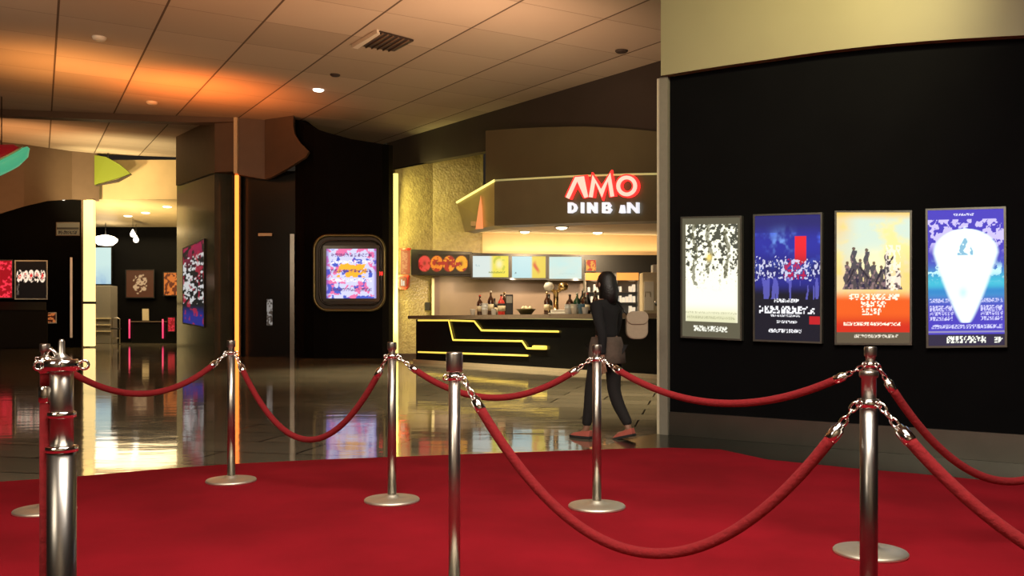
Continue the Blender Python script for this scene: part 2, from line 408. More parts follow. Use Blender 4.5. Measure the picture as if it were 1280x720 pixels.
# black curved wall with the ticket screen
kw = [(369,27.6,150),(369.5,26.8,150),(374,26.5,151),(380,26.3,154),(392,26.1,160),(410,26.0,166),(440,26.0,174),(478,26.0,180),(486,26.3,181),(491,27.0,182)]
st(ribbon('wall_ticket', [pp(px,d,None,yt) for px,d,yt in kw], 'black_wall', .3))

# tall column (walls below, taupe casing above)
cp = [(221,31.8,225),(268,27.6,208),(268.1,28.6,208),(293,28.4,208),(293.1,27.5,208),(332,27.5,212),(345,27.5,212)]
st(ribbon('column_wall', [(X(px,d),d,0,Zr(yt,d)) for px,d,yt in [(268,28.6,208),(293,28.4,208)]], 'black_wall', 1))
colg = st(ribbon('column_panel', [pp(221,31.8,None,225), pp(268,27.6,None,208)], 'column_gloss', .8))
st(ribbon('column_front', [pp(299,27.5,None,212), pp(372,27.4,None,214)], 'black_gloss', .8))
fas = [(220,31.6,232,160),(268.5,27.3,215,130),(293,27.2,214,130)]
st(ribbon('column_casing', [pp(px,d,yb,yt) for px,d,yb,yt in fas], 'taupe', .6))
st(ribbon('column_casing_front', [pp(298,27.15,218,130), pp(331,27.3,224,130)], 'taupe', .6))
wA_ = (X(331,27.25),27.25); wB_ = (X(387,25.85),25.85)
def wg(px,py): h = hit(px,wA_,wB_); return (h[0],h[1],Zr(py,h[1]))
wing = MB(); wing.prism([wg(331,224),wg(331,132),wg(366.5,138),wg(366.5,158),wg(368.5,168),wg(375,178),wg(386,189),wg(382,196),wg(360,210),wg(340,221)], (0,.2,0))
st(wing.build('column_wing', 'taupe'))
st(MB().box(X(293,27.1), X(297.5,27.1), 27.02, 27.2, Zr(217,27.1), Zr(140,27.1)).build('trim_5', 'cream'))
st(MB().box(X(364,26.3), X(369.5,26.3), 26.15, 26.4, 0, Zr(293,26.3)).build('trim_6', 'steel_dark'))

# beam across the left ceiling
bm_ = []
for px, yb, yt in [(-60,141,128),(0,144,134),(120,149,139),(240,153,143),(292,152,140)]:
    d = 27.1; bm_.append((X(px,d), d, Zr(yb,d), Zr(yt,d)+.05))
st(ribbon('ceiling_beam', bm_, 'taupe', .4))

# left block: casing and wall
fl = [(-120,33.6,275,150),(-40,34.2,274,165),(0,34.7,267,170),(30,35.2,258,175),(60,36.0,251,178),(90,36.8,249,182),(124,37.3,251,190)]
st(ribbon('left_casing', [(X(px,d),d,Zr(yb,d),cz(X(px,d),d)+.05) for px,d,yb,yt in fl], 'taupe', .2))
LA = (X(-80,35.0),35.0); LB = (X(112,37.5),37.5)
st(ribbon('wall_left_block', [(*LA,0,Zr(240,35)),(*LB,0,Zr(240,37.5))], 'black_wall', .3))
# hall behind
st(MB().box(X(100,37.6), X(226,37.6), 37.6, 37.9, Zr(249,37.6), 8.0).build('wall_hall_drop', 'hall_wall'))
hc = MB(); hc.prism([(X(60,37.9),37.9,Zr(249,37.6)),(X(260,37.9),37.9,Zr(249,37.6)),(X(260,46.2),46.2,Zr(284,46)),(X(60,46.2),46.2,Zr(284,46))],(0,0,.2))
st(hc.build('ceiling_hall', 'hall_wall'))
st(MB().box(X(60,46), X(260,46), 46, 46.3, 0, 6.4).build('wall_hall', 'black_wall'))
st(MB().box(X(72,46), X(139.5,46), 45.8, 45.99, 0, Zr(309,46)).build('trim_7', 'greyunit'))

# ------------------------------------------------------------------ red carpet
edge = [(-200,618),(-80,611),(0,605),(100,598),(200,589),(300,582),(400,577),(480,574),(560,571),(640,568),(700,566),(780,563),(840,562),(900,564),(960,577),(1010,582),(1067,588),(1138,594),(1200,600),(1280,608),(1340,614)]
ep = []
for px, py in edge:
    d = CH*F/(py-HZ); ep.append((X(px,d), d))
cpoly = [(-6.2,-.6),(5.0,-.6)] ; cpoly += [(5.0, 5.2)] + list(reversed(ep)) + [(-6.2, ep[0][1])]
cb = MB(); cb.prism([(x,y,.016) for x,y in cpoly], (0,0,-.015))
tag(cb.build('red_carpet','carpet'), 'deep red carpet laid over the polished lobby floor beneath the rope posts', 'carpet')

# ------------------------------------------------------------------ rope posts
G_POST = 'chrome rope posts around the red carpet'
def post(x, y, H, r, label, cap_r=None, cap_h=.045, base_r=.165, dark=False, sleeve=None, collar_z=None, finial=None):
    t = thing('rope_post', (x,y,.016), label, 'stanchion', G_POST)
    H -= .016; cap_r = cap_r or r*1.08; cz_ = (collar_z or H-.085)
    b = MB(); b.lathe([(base_r*.985,0),(base_r,.004),(base_r,.012),(base_r*.97,.018),(base_r*.6,.024),(r*1.7,.030),(r*1.5,.040),(r*1.05,.044)], n=40)
    b.build('base', 'steel_base', t, local=True)
    p = MB()
    if sleeve:
        p.lathe([(r,.04),(r,sleeve[0])], n=28)
        p.build('pole', 'steel_dark', t, local=True)
        q = MB(); q.lathe([(r*.80,sleeve[0]),(r*.80,cz_+.012)], n=28); q.build('upper_pole','steel',t,local=True)
        for zz, k in ((sleeve[0], 1.12), (sleeve[1], 1.0)):
            g = MB(); g.lathe([(r*.8,zz-.008),(r*k,zz-.006),(r*k,zz+.006),(r*.8,zz+.008)], n=28); g.build('ring','chrome',t,local=True)
    else:
        p.lathe([(r,.04),(r,cz_+.015)], n=28); p.build('pole', 'steel_dark' if dark else 'steel', t, local=True)
    c = MB()
    c.lathe([(r*.8,cz_+.012),(r*.82,H-cap_h-.004),(cap_r*.95,H-cap_h),(cap_r,H-cap_h+.005),(cap_r,H-.007),(cap_r*.93,H-.001),(cap_r*.6,H)] if not finial else
            [(r*.8,cz_+.012),(r*.85,H-finial-.01),(r*.5,H-finial),(finial*.17,H-finial+.008),(finial*.17,H-.006),(finial*.1,H)], n=28)
    c.build('cap', 'steel', t, local=True)
    k = MB(); k.lathe([(r*1.0,cz_-.014),(r*1.22,cz_-.010),(r*1.28,cz_),(r*1.22,cz_+.010),(r*1.0,cz_+.014)], n=28)
    for a in range(4):
        g = math.pi/2*a+.4; cx, cy = math.cos(g)*(r*1.28+.006), math.sin(g)*(r*1.28+.006)
        k.tube([(cx+math.cos(g)*.010*math.cos(u), cy+math.sin(g)*.010*math.cos(u), cz_+.010*math.sin(u)) for u in [i*math.pi/6 for i in range(12)]], .0035, 6, closed=True)
    k.build('collar', 'chrome', t, local=True)
    t['_hz'] = cz_+.016
    return (Vector((x,y,0)), cz_+.016, r)
def fx(px, py): d = CH*F/(py-HZ); return (X(px,d), d)

p_a = post(*fx(56,643), .965, .026, 'rope post far left, its round base half hidden behind the nearest left post')
p_b = post(*fx(289,605), .965, .026, 'rope post in front of the orange neon column', )
p_c = post(*fx(490,630), .968, .026, 'rope post in front of the glowing left edge of the snack bar')
p_d = post(X(568,3.36), 3.36, .974, .0225, 'slim rope post in the middle with wide cap, base below the picture edge', cap_r=.032, cap_h=.075, collar_z=.862)
p_e = post(*fx(746,638), .958, .026, 'rope post in front of the walking person')
p_f = post(X(1088,4.07), 4.07, .975, .026, 'rope post below the orange poster, round base on carpet, standing behind a nearer post')
p_g = post(X(1086,2.78), 2.78, .935, .027, 'nearest rope post on the right, hiding most of the post behind it', cap_h=.02, collar_z=.815, dark=True)
p_h = post(X(77,2.0), 2.0, 1.05, .031, 'thick nearest rope post at the left with stepped sleeve and slim top', sleeve=(.785,.863), finial=.040, collar_z=.975)
p_i = post(3.13, 4.35, .965, .026, 'rope post just beyond the right edge carrying the lower far rope')
p_j = post(2.2, 1.6, .965, .026, 'rope post just beyond the right edge, close to the viewer')

def rope(A, B, sag, label, r=.019, ra=.036, rb=.036):
    """velvet rope: chain link and ferrule at both ends, hung between hook points"""
    A = Vector(A); B = Vector(B); hd = Vector((B.x-A.x, B.y-A.y, 0)).normalized()
    A = A + hd*ra; B = B - hd*rb
    N_ = 120; P_ = [A + (B-A)*(i/N_) - Vector((0,0,4*sag*(i/N_)*(1-i/N_))) for i in range(N_+1)]
    L_ = [0]
    for i in range(N_): L_.append(L_[-1] + (P_[i+1]-P_[i]).length)
    T = L_[-1]
    def at(s_):
        s_ = max(0, min(T, s_))
        for i in range(N_):
            if L_[i+1] >= s_: return P_[i].lerp(P_[i+1], (s_-L_[i])/max(1e-9, L_[i+1]-L_[i]))
        return P_[-1]
    t = thing('velvet_rope', (A+B)/2 - Vector((0,0,sag)), label, 'rope', 'red velvet ropes between the posts')
    h0, f0 = .085, .145
    v = MB(); K = 60; v.tube([at(f0-.01 + (T-2*f0+.02)*i/K) for i in range(K+1)], r, 16); v.build('velvet_cover', 'velvet', t)
    for sgn in (0, 1):
        g = (lambda s_: at(s_)) if not sgn else (lambda s_: at(T-s_))
        m = MB(); m.tube([g(h0-.004), g(h0), g(h0+.012), g(h0+.014), g(f0-.006), g(f0)], [r*.35, r*.75, r*.85, r*1.12, r*1.12, r*1.02], 18); m.build('ferrule', 'chrome', t)
        # snap hook of two chain links
        k = MB(); pts = [g(0), g(h0*.55), g(h0)]
        for q in range(3):
            a_, b_ = g(h0*q/3), g(h0*(q+1)/3); mid = (a_+b_)/2; ax = (b_-a_).normalized(); hl = (b_-a_).length*.62
            sd = ax.cross(Vector((0,0,1))).normalized() if q % 2 else ax.cross(ax.cross(Vector((0,0,1)))).normalized()
            k.tube([mid + ax*hl*math.cos(u) + sd*.010*math.sin(u) for u in [i*math.pi/8 for i in range(16)]], .0042, 6, closed=True)
        k.build('snap_hook', 'chrome', t)
    return t
def hp_(p, dz=0): return Vector((p[0].x, p[0].y, p[1]+dz))
rope(hp_(p_a), hp_(p_b), .235, 'short red velvet rope at far left, nearly level, ending at the neon column post')
rope(hp_(p_b), hp_(p_c), .54, 'deeply sagging red velvet rope left of centre, between the two far posts')
rope(hp_(p_c), hp_(p_e), .235, 'shallow red velvet rope in the centre passing behind the slim middle post')
rope(hp_(p_e), hp_(p_f,-.01), .21, 'shallow red velvet rope from the post before the person to the right pair of posts')
rope(hp_(p_d), hp_(p_g), .57, 'long red velvet rope sagging lowest across the foreground carpet', r=.0185)
rope(hp_(p_g), hp_(p_j), .47, 'near red velvet rope running down out of the picture at lower right', r=.0185)
rope(hp_(p_f), hp_(p_i), .56, 'red velvet rope farther right whose low bend crosses the right picture edge')
# rope hooked on the near left post and hanging straight down
hx, hy = X(57.5,2.0), 2.0
t = thing('velvet_rope', (hx,hy,.08), 'red velvet rope hanging straight down beside the thick nearest left post', 'rope', 'red velvet ropes between the posts')
MB().tube([(hx,hy,.10),(hx,hy,.5),(hx,hy,.91)], .0135, 16).build('velvet_cover','velvet',t)
MB().tube([(hx,hy,.945),(hx,hy,.975)], .0125, 16).build('velvet_loop','velvet',t)
for z0, z1 in ((.905,.947),(.972,1.012),(.075,.105)):
    MB().tube([(hx,hy,z0),(hx,hy,z0+.004),(hx,hy,z1-.006),(hx,hy,z1)], [.0130,.0158,.0158,.009], 16).build('ferrule','chrome',t)
k = MB(); k.tube([(hx+.004,hy,1.005),(hx+.002,hy,1.02),(hx+.012,hy,1.028),(hx+.022,hy,1.018),(hx+.026,hy,1.004)], .0045, 8); k.build('snap_hook','chrome',t)

# ------------------------------------------------------------------ backlit artwork painters
rng = np.random.RandomState(7)
def vnoise(u, v, fu, fv, seed, oct=3):
    out = 0; amp = 1; tot = 0
    for o in range(oct):
        r = np.random.RandomState(seed+o*17); gu, gv = int(fu*2**o)+2, int(fv*2**o)+2; g = r.rand(gv+1, gu+1)
        x = u*fu*2**o; y = v*fv*2**o; xi = np.clip(x.astype(int),0,gu-1); yi = np.clip(y.astype(int),0,gv-1); xf = x-xi; yf = y-yi
        xf = xf*xf*(3-2*xf); yf = yf*yf*(3-2*yf)
        out = out + amp*((g[yi,xi]*(1-xf)+g[yi,xi+1]*xf)*(1-yf) + (g[yi+1,xi]*(1-xf)+g[yi+1,xi+1]*xf)*yf); tot += amp; amp *= .55
    return out/tot
def marks(u, v, u0, u1, v0, v1, n, seed):
    """a row of blurred unreadable letter marks, as in the photograph"""
    r = np.random.RandomState(seed); g = r.rand(5, n*4) < .62; g[:, 3::4] = r.rand(5, n) < .2
    ix = ((u-u0)/(u1-u0)*n*4); iy = ((v-v0)/(v1-v0)*5)
    ok = (ix >= 0) & (ix < n*4) & (iy >= 0) & (iy < 5)
    return np.where(ok, g[np.clip(iy.astype(int),0,4), np.clip(ix.astype(int),0,n*4-1)], False).astype(float)
def mix(a, b, k): k = np.clip(k,0,1)[...,None]; return a*(1-k) + np.array(b)*k
def sm(a, b, x): t = np.clip((x-a)/(b-a),0,1); return t*t*(3-2*t)
def lin(*c): return tuple(((k/255)/12.92 if k <= 10 else (((k/255)+.055)/1.055)**2.4) for k in c)

def art_white(u, v):    # v = 0 bottom, 1 top
    c = np.ones(u.shape+(3,))*np.array(lin(255,253,228))
    c = mix(c, lin(196,196,150), sm(.30,.16,v)*.75); c = mix(c, lin(235,228,205), (1-sm(0,.12,np.minimum(u,1-u)))*.7)
    n = vnoise(u,v,26,46,3,3); env = sm(.45,.95,v)*(.45+.55*np.cos(u*9+.6)**2)
    c = mix(c, lin(34,38,26), (n > (.66-.26*env))*sm(.36,.60,v)*.95)
    for cu, lo in ((.22,.36),(.47,.44),(.78,.42)):
        k = np.exp(-((u-cu-.03*np.sin(v*20))/.045)**2)*sm(lo,lo+.12,v); c = mix(c, lin(90,88,62), (k*vnoise(u,v,22,34,9,2) > .3)*.8)
    c = mix(c, lin(245,215,110), np.exp(-((u-.47)/.05)**2-((v-.67)/.03)**2))
    c = mix(c, lin(150,150,115), marks(u,v,.08,.92,.155,.175,22,31)*.6); c = mix(c, lin(150,150,115), marks(u,v,.05,.95,.20,.215,22,33)*.5)
    c = mix(c, lin(88,84,66), ((v<.13)|(v>.945)|(u<.06)|(u>.955)).astype(float))
    c = mix(c, lin(235,235,220), marks(u,v,.2,.78,.05,.095,12,32)); return c
def art_blue(u, v):
    c = np.ones(u.shape+(3,))*np.array(lin(38,42,150)); n = vnoise(u,v,5,7,11,4)
    c = mix(c, lin(30,30,100), sm(.78,.95,v)); c = mix(c, lin(70,100,225), sm(.45,.75,n)*sm(.5,.6,v)*(v<.86))
    c = mix(c, lin(120,165,235), np.exp(-((u-.42)/.16)**2-((v-.78)/.08)**2)*sm(.4,.6,n))
    c = mix(c, lin(10,12,30), sm(.50,.36,v))
    c = mix(c, lin(225,30,45), ((u>.62)&(u<.79)&(v>.62)&(v<.83)).astype(float))
    n2 = vnoise(u,v,40,52,19,2); band = np.exp(-((v-.57)/.10)**2)
    c = mix(c, lin(14,16,40), band*.6); c = mix(c, lin(215,215,240), (n2>.60)*(band>.30+.45*vnoise(u,v,12,3,5,1))*.8)
    c = mix(c, lin(190,20,50), ((n2<.40)&(band>.5)&(u>.45)&(u<.8)).astype(float)*.8)
    c = mix(c, lin(95,95,190), (vnoise(u,v,20,5,23,2)>.62)*(v>.33)*(v<.50)*.7)
    c = mix(c, lin(180,20,30), ((u>.84)&(v>.135)&(v<.2)).astype(float))
    for (a,b,z0,z1,n_,s_) in ((.30,.68,.305,.335,9,1),(.07,.92,.215,.275,10,2),(.25,.7,.19,.205,14,5),(.34,.66,.14,.16,9,3),(.22,.72,.06,.09,13,4)):
        c = mix(c, lin(235,235,240), marks(u,v,a,b,z0,z1,n_,s_+40))
    return c
def art_orange(u, v):
    c = np.ones(u.shape+(3,))*np.array(lin(205,222,205)); n = vnoise(u,v,4,9,51,4)
    c = mix(c, lin(238,225,150), sm(.35,.7,n)); c = mix(c, lin(240,190,90), sm(.78,.5,v)*.6+sm(.35,.0,u)*sm(.6,.9,v)*.6); c = mix(c, lin(240,190,80), sm(.93,1,v)*.8)
    c = mix(c, lin(255,246,190), np.exp(-((u-.55)/.22)**2-((v-.60)/.10)**2))
    c = mix(c, lin(228,90,25), sm(.42,.32,v)); c = mix(c, lin(200,40,18), sm(.24,.12,v))
    for cu, top, wd in ((.15,.60,.05),(.24,.71,.06),(.33,.62,.05),(.42,.70,.05),(.52,.60,.06),(.62,.57,.055),(.70,.68,.05),(.84,.55,.04)):
        hw = wd*np.clip(.55+.65*(top-v)/(top-.41), 0, 1.2)*(1+.35*(vnoise(u,v,6,26,int(cu*90),2)-.5))
        body = (np.abs(u-cu-.012*np.sin(v*60+cu*40)) < hw) & (v<top) & (v>.41)
        c = mix(c, lin(38,34,62), body*.93); c = mix(c, lin(150,120,120), body*(vnoise(u,v,40,50,int(cu*100),1)>.72)*.7)
        c = mix(c, lin(80,44,36), (np.hypot((u-cu)/.022,(v-top-.012)/.014)<1).astype(float)*.9)
    for x0_,y0_,x1_,y1_ in ((.33,.58,.44,.50),(.62,.55,.55,.47),(.24,.56,.16,.47),(.70,.60,.78,.66)):
        tt = np.clip(((u-x0_)*(x1_-x0_)+(v-y0_)*(y1_-y0_))/((x1_-x0_)**2+(y1_-y0_)**2),0,1); c = mix(c, lin(45,38,50), (np.hypot((u-x0_-(x1_-x0_)*tt),(v-y0_-(y1_-y0_)*tt)*1.7)<.014).astype(float))
    c = mix(c, lin(250,235,215), (np.abs(u-.78)<.10)*(v>.40)*(v<.75)*(vnoise(u,v,34,44,77,2)>.50)*.85)
    for (a,b,z0,z1,n_,s_) in ((.18,.86,.33,.375,9,1),(.34,.68,.275,.32,5,2),(.36,.62,.215,.265,5,3),(.10,.88,.135,.16,17,4)):
        c = mix(c, lin(255,240,215), marks(u,v,a,b,z0,z1,n_,s_+60))
    c = mix(c, lin(88,76,58), ((v<.085)).astype(float)); c = mix(c, lin(215,205,185), marks(u,v,.25,.85,.04,.068,13,68)); return c
def art_violet(u, v):
    c = np.ones(u.shape+(3,))*np.array(lin(70,60,180)); n = vnoise(u,v,16,26,71,3)
    c = mix(c, lin(215,205,250), (n>.52)*sm(.66,.78,v)*(v<.93)*.8); c = mix(c, lin(60,180,205), np.exp(-((v-.46)/.10)**2)); c = mix(c, lin(190,235,240), (n>.55)*np.exp(-((v-.55)/.05)**2))
    c = mix(c, lin(40,120,190), np.exp(-((v-.40)/.03)**2)*.8)
    wdt = np.where(v>.68, .42*np.sqrt(np.clip(1-((v-.68)/.18)**2,0,1)), .37*np.clip((v-.17)/.51,0,1)**.8+.05); d = np.abs(u-.5)-wdt
    c = mix(c, lin(232,252,255), sm(.035,-.03,d)*(v>.17)*(v<.88)); 
    c = mix(c, lin(110,170,200), (np.abs(u-.5)<(.10*np.clip((.80-v)/.10,0,1)))*(v>.665)*(vnoise(u,v,20,30,78,2)>.38)*.9)
    c = mix(c, lin(175,215,225), np.exp(-((u-.47)/.05)**2-((v-.39)/.035)**2)*.7)
    for i,(z0,z1) in enumerate(((.315,.345),(.255,.295),(.225,.25),(.185,.215),(.125,.155))):
        for a,b in ((.02,.34),(.70,.98)) if i<4 else ((.04,.97),):
            c = mix(c, lin(205,205,245), marks(u,v,a,b,z0,z1,8 if i<4 else 24,80+i)*.85)
    c = mix(c, lin(150,145,175), ((v>.095)&(v<.11)).astype(float)*.8)
    c = mix(c, lin(42,36,62), (v<.085).astype(float)); c = mix(c, lin(238,240,225), marks(u,v,.25,.76,.02,.07,9,90)+marks(u,v,.87,.97,.02,.06,2,91)); 
    c = mix(c, lin(230,230,250), marks(u,v,.35,.62,.955,.972,8,92)); return c
def art_kiosk(u, v):
    c = np.ones(u.shape+(3,))*np.array(lin(205,205,240)); n = vnoise(u,v,9,9,101,3)
    c = mix(c, lin(225,110,160), (n>.58)); c = mix(c, lin(70,90,190), (vnoise(u,v,8,8,105,3)<.36).astype(float))
    c = mix(c, lin(250,175,50), ((vnoise(u,v,6,8,111,3)>.52)&(u>.18)&(u<.8)&(v>.42)&(v<.72)).astype(float)); c = mix(c, lin(90,60,160), (sm(.08,0,u)+sm(.92,1,u))*.7)
    for i,z in enumerate((.84,.70,.52,.33,.14)): c = mix(c, lin(250,245,255) if i%2 else lin(90,50,110), marks(u,v,.1,.92,z,z+.07,11,120+i)*.85)
    return c
def art_digits(u, v):   # glowing red and orange food shapes
    c = np.ones(u.shape+(3,))*np.array(lin(22,8,8))
    for i,cu in enumerate((.12,.36,.60,.84)):
        q = np.hypot((u-cu)/.115, (v-.5)/.40); n = vnoise(u,v,16,6,130+i,2)
        col = lin(240,60,60) if i==0 else lin(255,120+i*18,30)
        c = mix(c, lin(200,25,25), sm(1.2,.95,q)*.85); c = mix(c, col, (q<1.05)*(n>.46)*1.)
        c = mix(c, lin(110,20,10), np.exp(-((u-cu)/.03)**2-((v-.52)/.12)**2)*.8)
    return c
def art_menu1(u, v):
    c = np.ones(u.shape+(3,))*np.array(lin(222,238,235)); c = mix(c, lin(245,230,70), sm(.45,.60,u))
    c = mix(c, lin(250,245,190), np.exp(-((u-.74)/.09)**2-((v-.62)/.2)**2)); c = mix(c, lin(190,200,60), (np.abs(np.hypot((u-.74)/.15,(v-.6)/.34)-1)<.18)*(vnoise(u,v,16,10,140,1)>.5)*.8)
    c = mix(c, lin(130,180,190), marks(u,v,.08,.2,.5,.6,3,141)*.6); c = mix(c, lin(120,140,50), marks(u,v,.45,.9,.18,.26,10,142)); return c
def art_menu2(u, v):
    c = np.ones(u.shape+(3,))*np.array(lin(185,232,240)); c = mix(c, lin(235,210,70), sm(.56,.62,u))
    k = np.exp(-((u-.73-.06*np.sin(v*7))/.07)**2-((v-.5)/.28)**2); c = mix(c, lin(215,80,30), k*1.6-.3); c = mix(c, lin(70,120,130), marks(u,v,.08,.14,.2,.28,1,144)); return c
def art_menu3(u, v):
    c = np.ones(u.shape+(3,))*np.array(lin(192,238,238)); c = mix(c, lin(215,235,225), vnoise(u,v,3,3,150,2)); c = mix(c, lin(170,205,205), marks(u,v,.3,.8,.2,.26,10,151)*.4); return c
def art_snack(u, v):
    c = np.ones(u.shape+(3,))*np.array(lin(215,40,20)); return mix(c, lin(245,170,60), (vnoise(u,v,7,6,160,2)>.55).astype(float))
def art_colour(u, v):   # column light box
    c = np.ones(u.shape+(3,))*np.array(lin(16,28,34)); c = mix(c, lin(170,20,80), sm(.65,1,v)*(vnoise(u,v,6,10,171,2)>.4)); c = mix(c, lin(40,50,150), sm(.25,.1,v))
    n = vnoise(u,v,10,30,170,2); c = mix(c, lin(235,235,235), (n>.52)*(v>.26)*(v<.86)); c = mix(c, lin(190,40,70), (vnoise(u,v,9,16,172,2)>.66)*.8); return c
def art_fig(u, v):
    c = np.ones(u.shape+(3,))*np.array(lin(92,40,18)); q = np.hypot((u-.5)/.28,(v-.5)/.42)
    return mix(c, lin(235,190,140), ((vnoise(u,v,12,14,181,2)>.5)&(q<.95)).astype(float)*.9)
def art_fig2(u, v):
    c = np.ones(u.shape+(3,))*np.array(lin(120,45,15)); return mix(c, lin(245,130,50), ((vnoise(u,v,6,8,185,2)>.48)).astype(float))
def art_red(u, v):
    c = np.ones(u.shape+(3,))*np.array(lin(150,12,24)); return mix(c, lin(240,50,70), (vnoise(u,v,8,14,190,2)>.56).astype(float)*.9)
def art_reels(u, v):    # five bright roundels in a row on black
    c = np.ones(u.shape+(3,))*np.array(lin(8,7,8)); n = vnoise(u,v,22,18,200,2)
    for cu in (.12,.31,.50,.69,.87):
        q = np.hypot((u-cu)/.10,(v-.60)/.17); c = mix(c, lin(240,215,190), (q<1.0)*(n>.40)*1.); c = mix(c, lin(210,40,40), (q<.5)*(n>.5)*1.)
    c = mix(c, lin(90,80,70), marks(u,v,.03,.12,.1,.4,1,201)); return c
def art_sign(u, v):
    c = np.ones(u.shape+(3,))*np.array(lin(120,100,68)); c = mix(c, lin(45,34,22), ((v>.45)&(v<.62)).astype(float)); return mix(c, lin(30,22,16), marks(u,v,.08,.94,.08,.38,7,210))
def art_small(u, v):
    c = np.ones(u.shape+(3,))*np.array(lin(60,14,8)); return mix(c, lin(215,120,60), ((vnoise(u,v,10,5,215,2)>.52)).astype(float))
def art_exting(u, v):
    c = np.ones(u.shape+(3,))*np.array(lin(190,25,18)); c = mix(c, lin(240,225,215), (((np.abs(u-.35)<.07)&(v<.75)&(v>.15))|((np.abs(u-.62)<.13)&(v>.15)&(v<.62))).astype(float)); return c
def art_banner(u, v):
    c = np.ones(u.shape+(3,))*np.array(lin(205,28,20)); n = vnoise(u,v,5,22,220,2)
    return mix(c, lin(240,130,90), ((n>.52)&(np.abs(u-.45)<.28)).astype(float)*.8)

def panel(name, quad, fn, nu, nv, parent, mat='art'):
    """quad bl, br, tr, tl; a thin lit sheet with its own colours"""
    bl, br, tr_, tl = [np.array(q) for q in quad]; o0 = np.array(parent.location if parent else quad[0])
    uu, vv = np.meshgrid(np.linspace(0,1,nu), np.linspace(0,1,nv)); U = uu[...,None]; V = vv[...,None]
    P_ = bl*(1-U)*(1-V) + br*U*(1-V) + tr_*U*V + tl*(1-U)*V - o0
    col = np.clip(fn(uu, vv), 0, 1)
    nrm = np.cross(br-bl, tl-bl); nrm /= np.linalg.norm(nrm)
    if nrm.dot(bl) > 0: nrm = -nrm
    vs = P_.reshape(-1,3); cnt = nu*nv
    idx = np.arange(cnt).reshape(nv,nu); f = np.stack([idx[:-1,:-1],idx[:-1,1:],idx[1:,1:],idx[1:,:-1]],-1).reshape(-1,4).tolist()
    corners = [idx[0,0], idx[0,-1], idx[-1,-1], idx[-1,0]]
    back = np.array([vs[c_] - nrm*.012 for c_ in corners]); vs = np.vstack([vs, back]); b0 = cnt
    per = [list(idx[0,:]), list(idx[:,-1]), list(idx[-1,::-1]), list(idx[::-1,0])]
    f.append([b0,b0+3,b0+2,b0+1])
    for i, e in enumerate(per): f.append([int(x) for x in e[::-1]] + [b0+i, b0+(i+1)%4])
    me = bpy.data.meshes.new(name); me.from_pydata(vs.tolist(), [], f); me.update()
    a = me.color_attributes.new('art','FLOAT_COLOR','POINT')
    cc = np.ones((cnt+4,4)); cc[:cnt,:3] = col.reshape(-1,3); cc[cnt:,:3] = 0
    a.data.foreach_set('color', cc.reshape(-1).astype(np.float32))
    me.materials.append(M[mat]); o = bpy.data.objects.new(name, me); C.objects.link(o)
    if parent: o.parent = parent
    else: o.location = Vector(o0)
    return o

def frame_bars(quad, wv, depth, nrm, name, mat, parent, out=0.0):
    q = [Vector(p) for p in quad]; c = sum(q, Vector())/4; nrm = Vector(nrm).normalized()
    ou = []
    ex = (q[1]-q[0]).normalized(); ez = (q[3]-q[0]).normalized()
    sg = [(-1,-1),(1,-1),(1,1),(-1,1)]
    for p,(a,b) in zip(q,sg): ou.append(p + ex*a*wv + ez*b*wv)
    mb = MB()
    for i in range(4):
        j = (i+1)%4; mb.prism([q[i]+nrm*out, q[j]+nrm*out, ou[j]+nrm*out, ou[i]+nrm*out], -nrm*depth)
    return mb.build(name, mat, parent)

# ------------------------------------------------------------------ the four film posters
WA = tuple(pw(0,.05))[:2]; WB = tuple(pw(3,.05))[:2]; pn3 = Vector((pn.x,pn.y,0))
def wallpt(px, py): h = hit(px, WA, WB); return Vector((h[0],h[1],Zr(py,h[1])))
G_P = 'backlit film posters on the black wall'
posters = [((851,422),(927.5,426),(927.5,269.5),(851,271), art_white, 'film poster with a white glow under dark hanging shapes, leftmost of four'),
           ((941.6,426.5),(1027.5,429.5),(1028,265.5),(941.6,268), art_blue, 'dark blue film poster with a red block and a crowd of figures'),
           ((1043.5,431),(1140,431.5),(1140,263),(1043.5,263.5), art_orange, 'orange and yellow film poster with a row of standing figures'),
           ((1158,435),(1259,434),(1257.5,258),(1157,261), art_violet, 'violet blue film poster with a large white pointed oval, rightmost of four')]
for bl_, br_, tr_, tl_, fn, lab in posters:
    q = [wallpt(*bl_), wallpt(*br_), wallpt(*tr_), wallpt(*tl_)]
    # keep upright: average the columns of each side
    ctr = sum(q, Vector())/4; t = thing('film_poster', (ctr.x, ctr.y, min(q[0].z,q[1].z)), lab, 'poster', G_P)
    ex = (q[1]-q[0]).normalized(); ez = Vector((0,0,1)); e = .016
    qi = [q[0]+ex*e+ez*e, q[1]-ex*e+ez*e, q[2]-ex*e-ez*e, q[3]+ex*e-ez*e]
    frame_bars(qi, e, .05, pn3, 'frame', 'frame_grey', t, out=.006)
    panel('poster_sheet', [tuple(p) for p in qi], fn, 128, 236, t)
    MB().prism([p - pn3*.014 for p in qi], -pn3*.03).build('light_box', 'black', t)

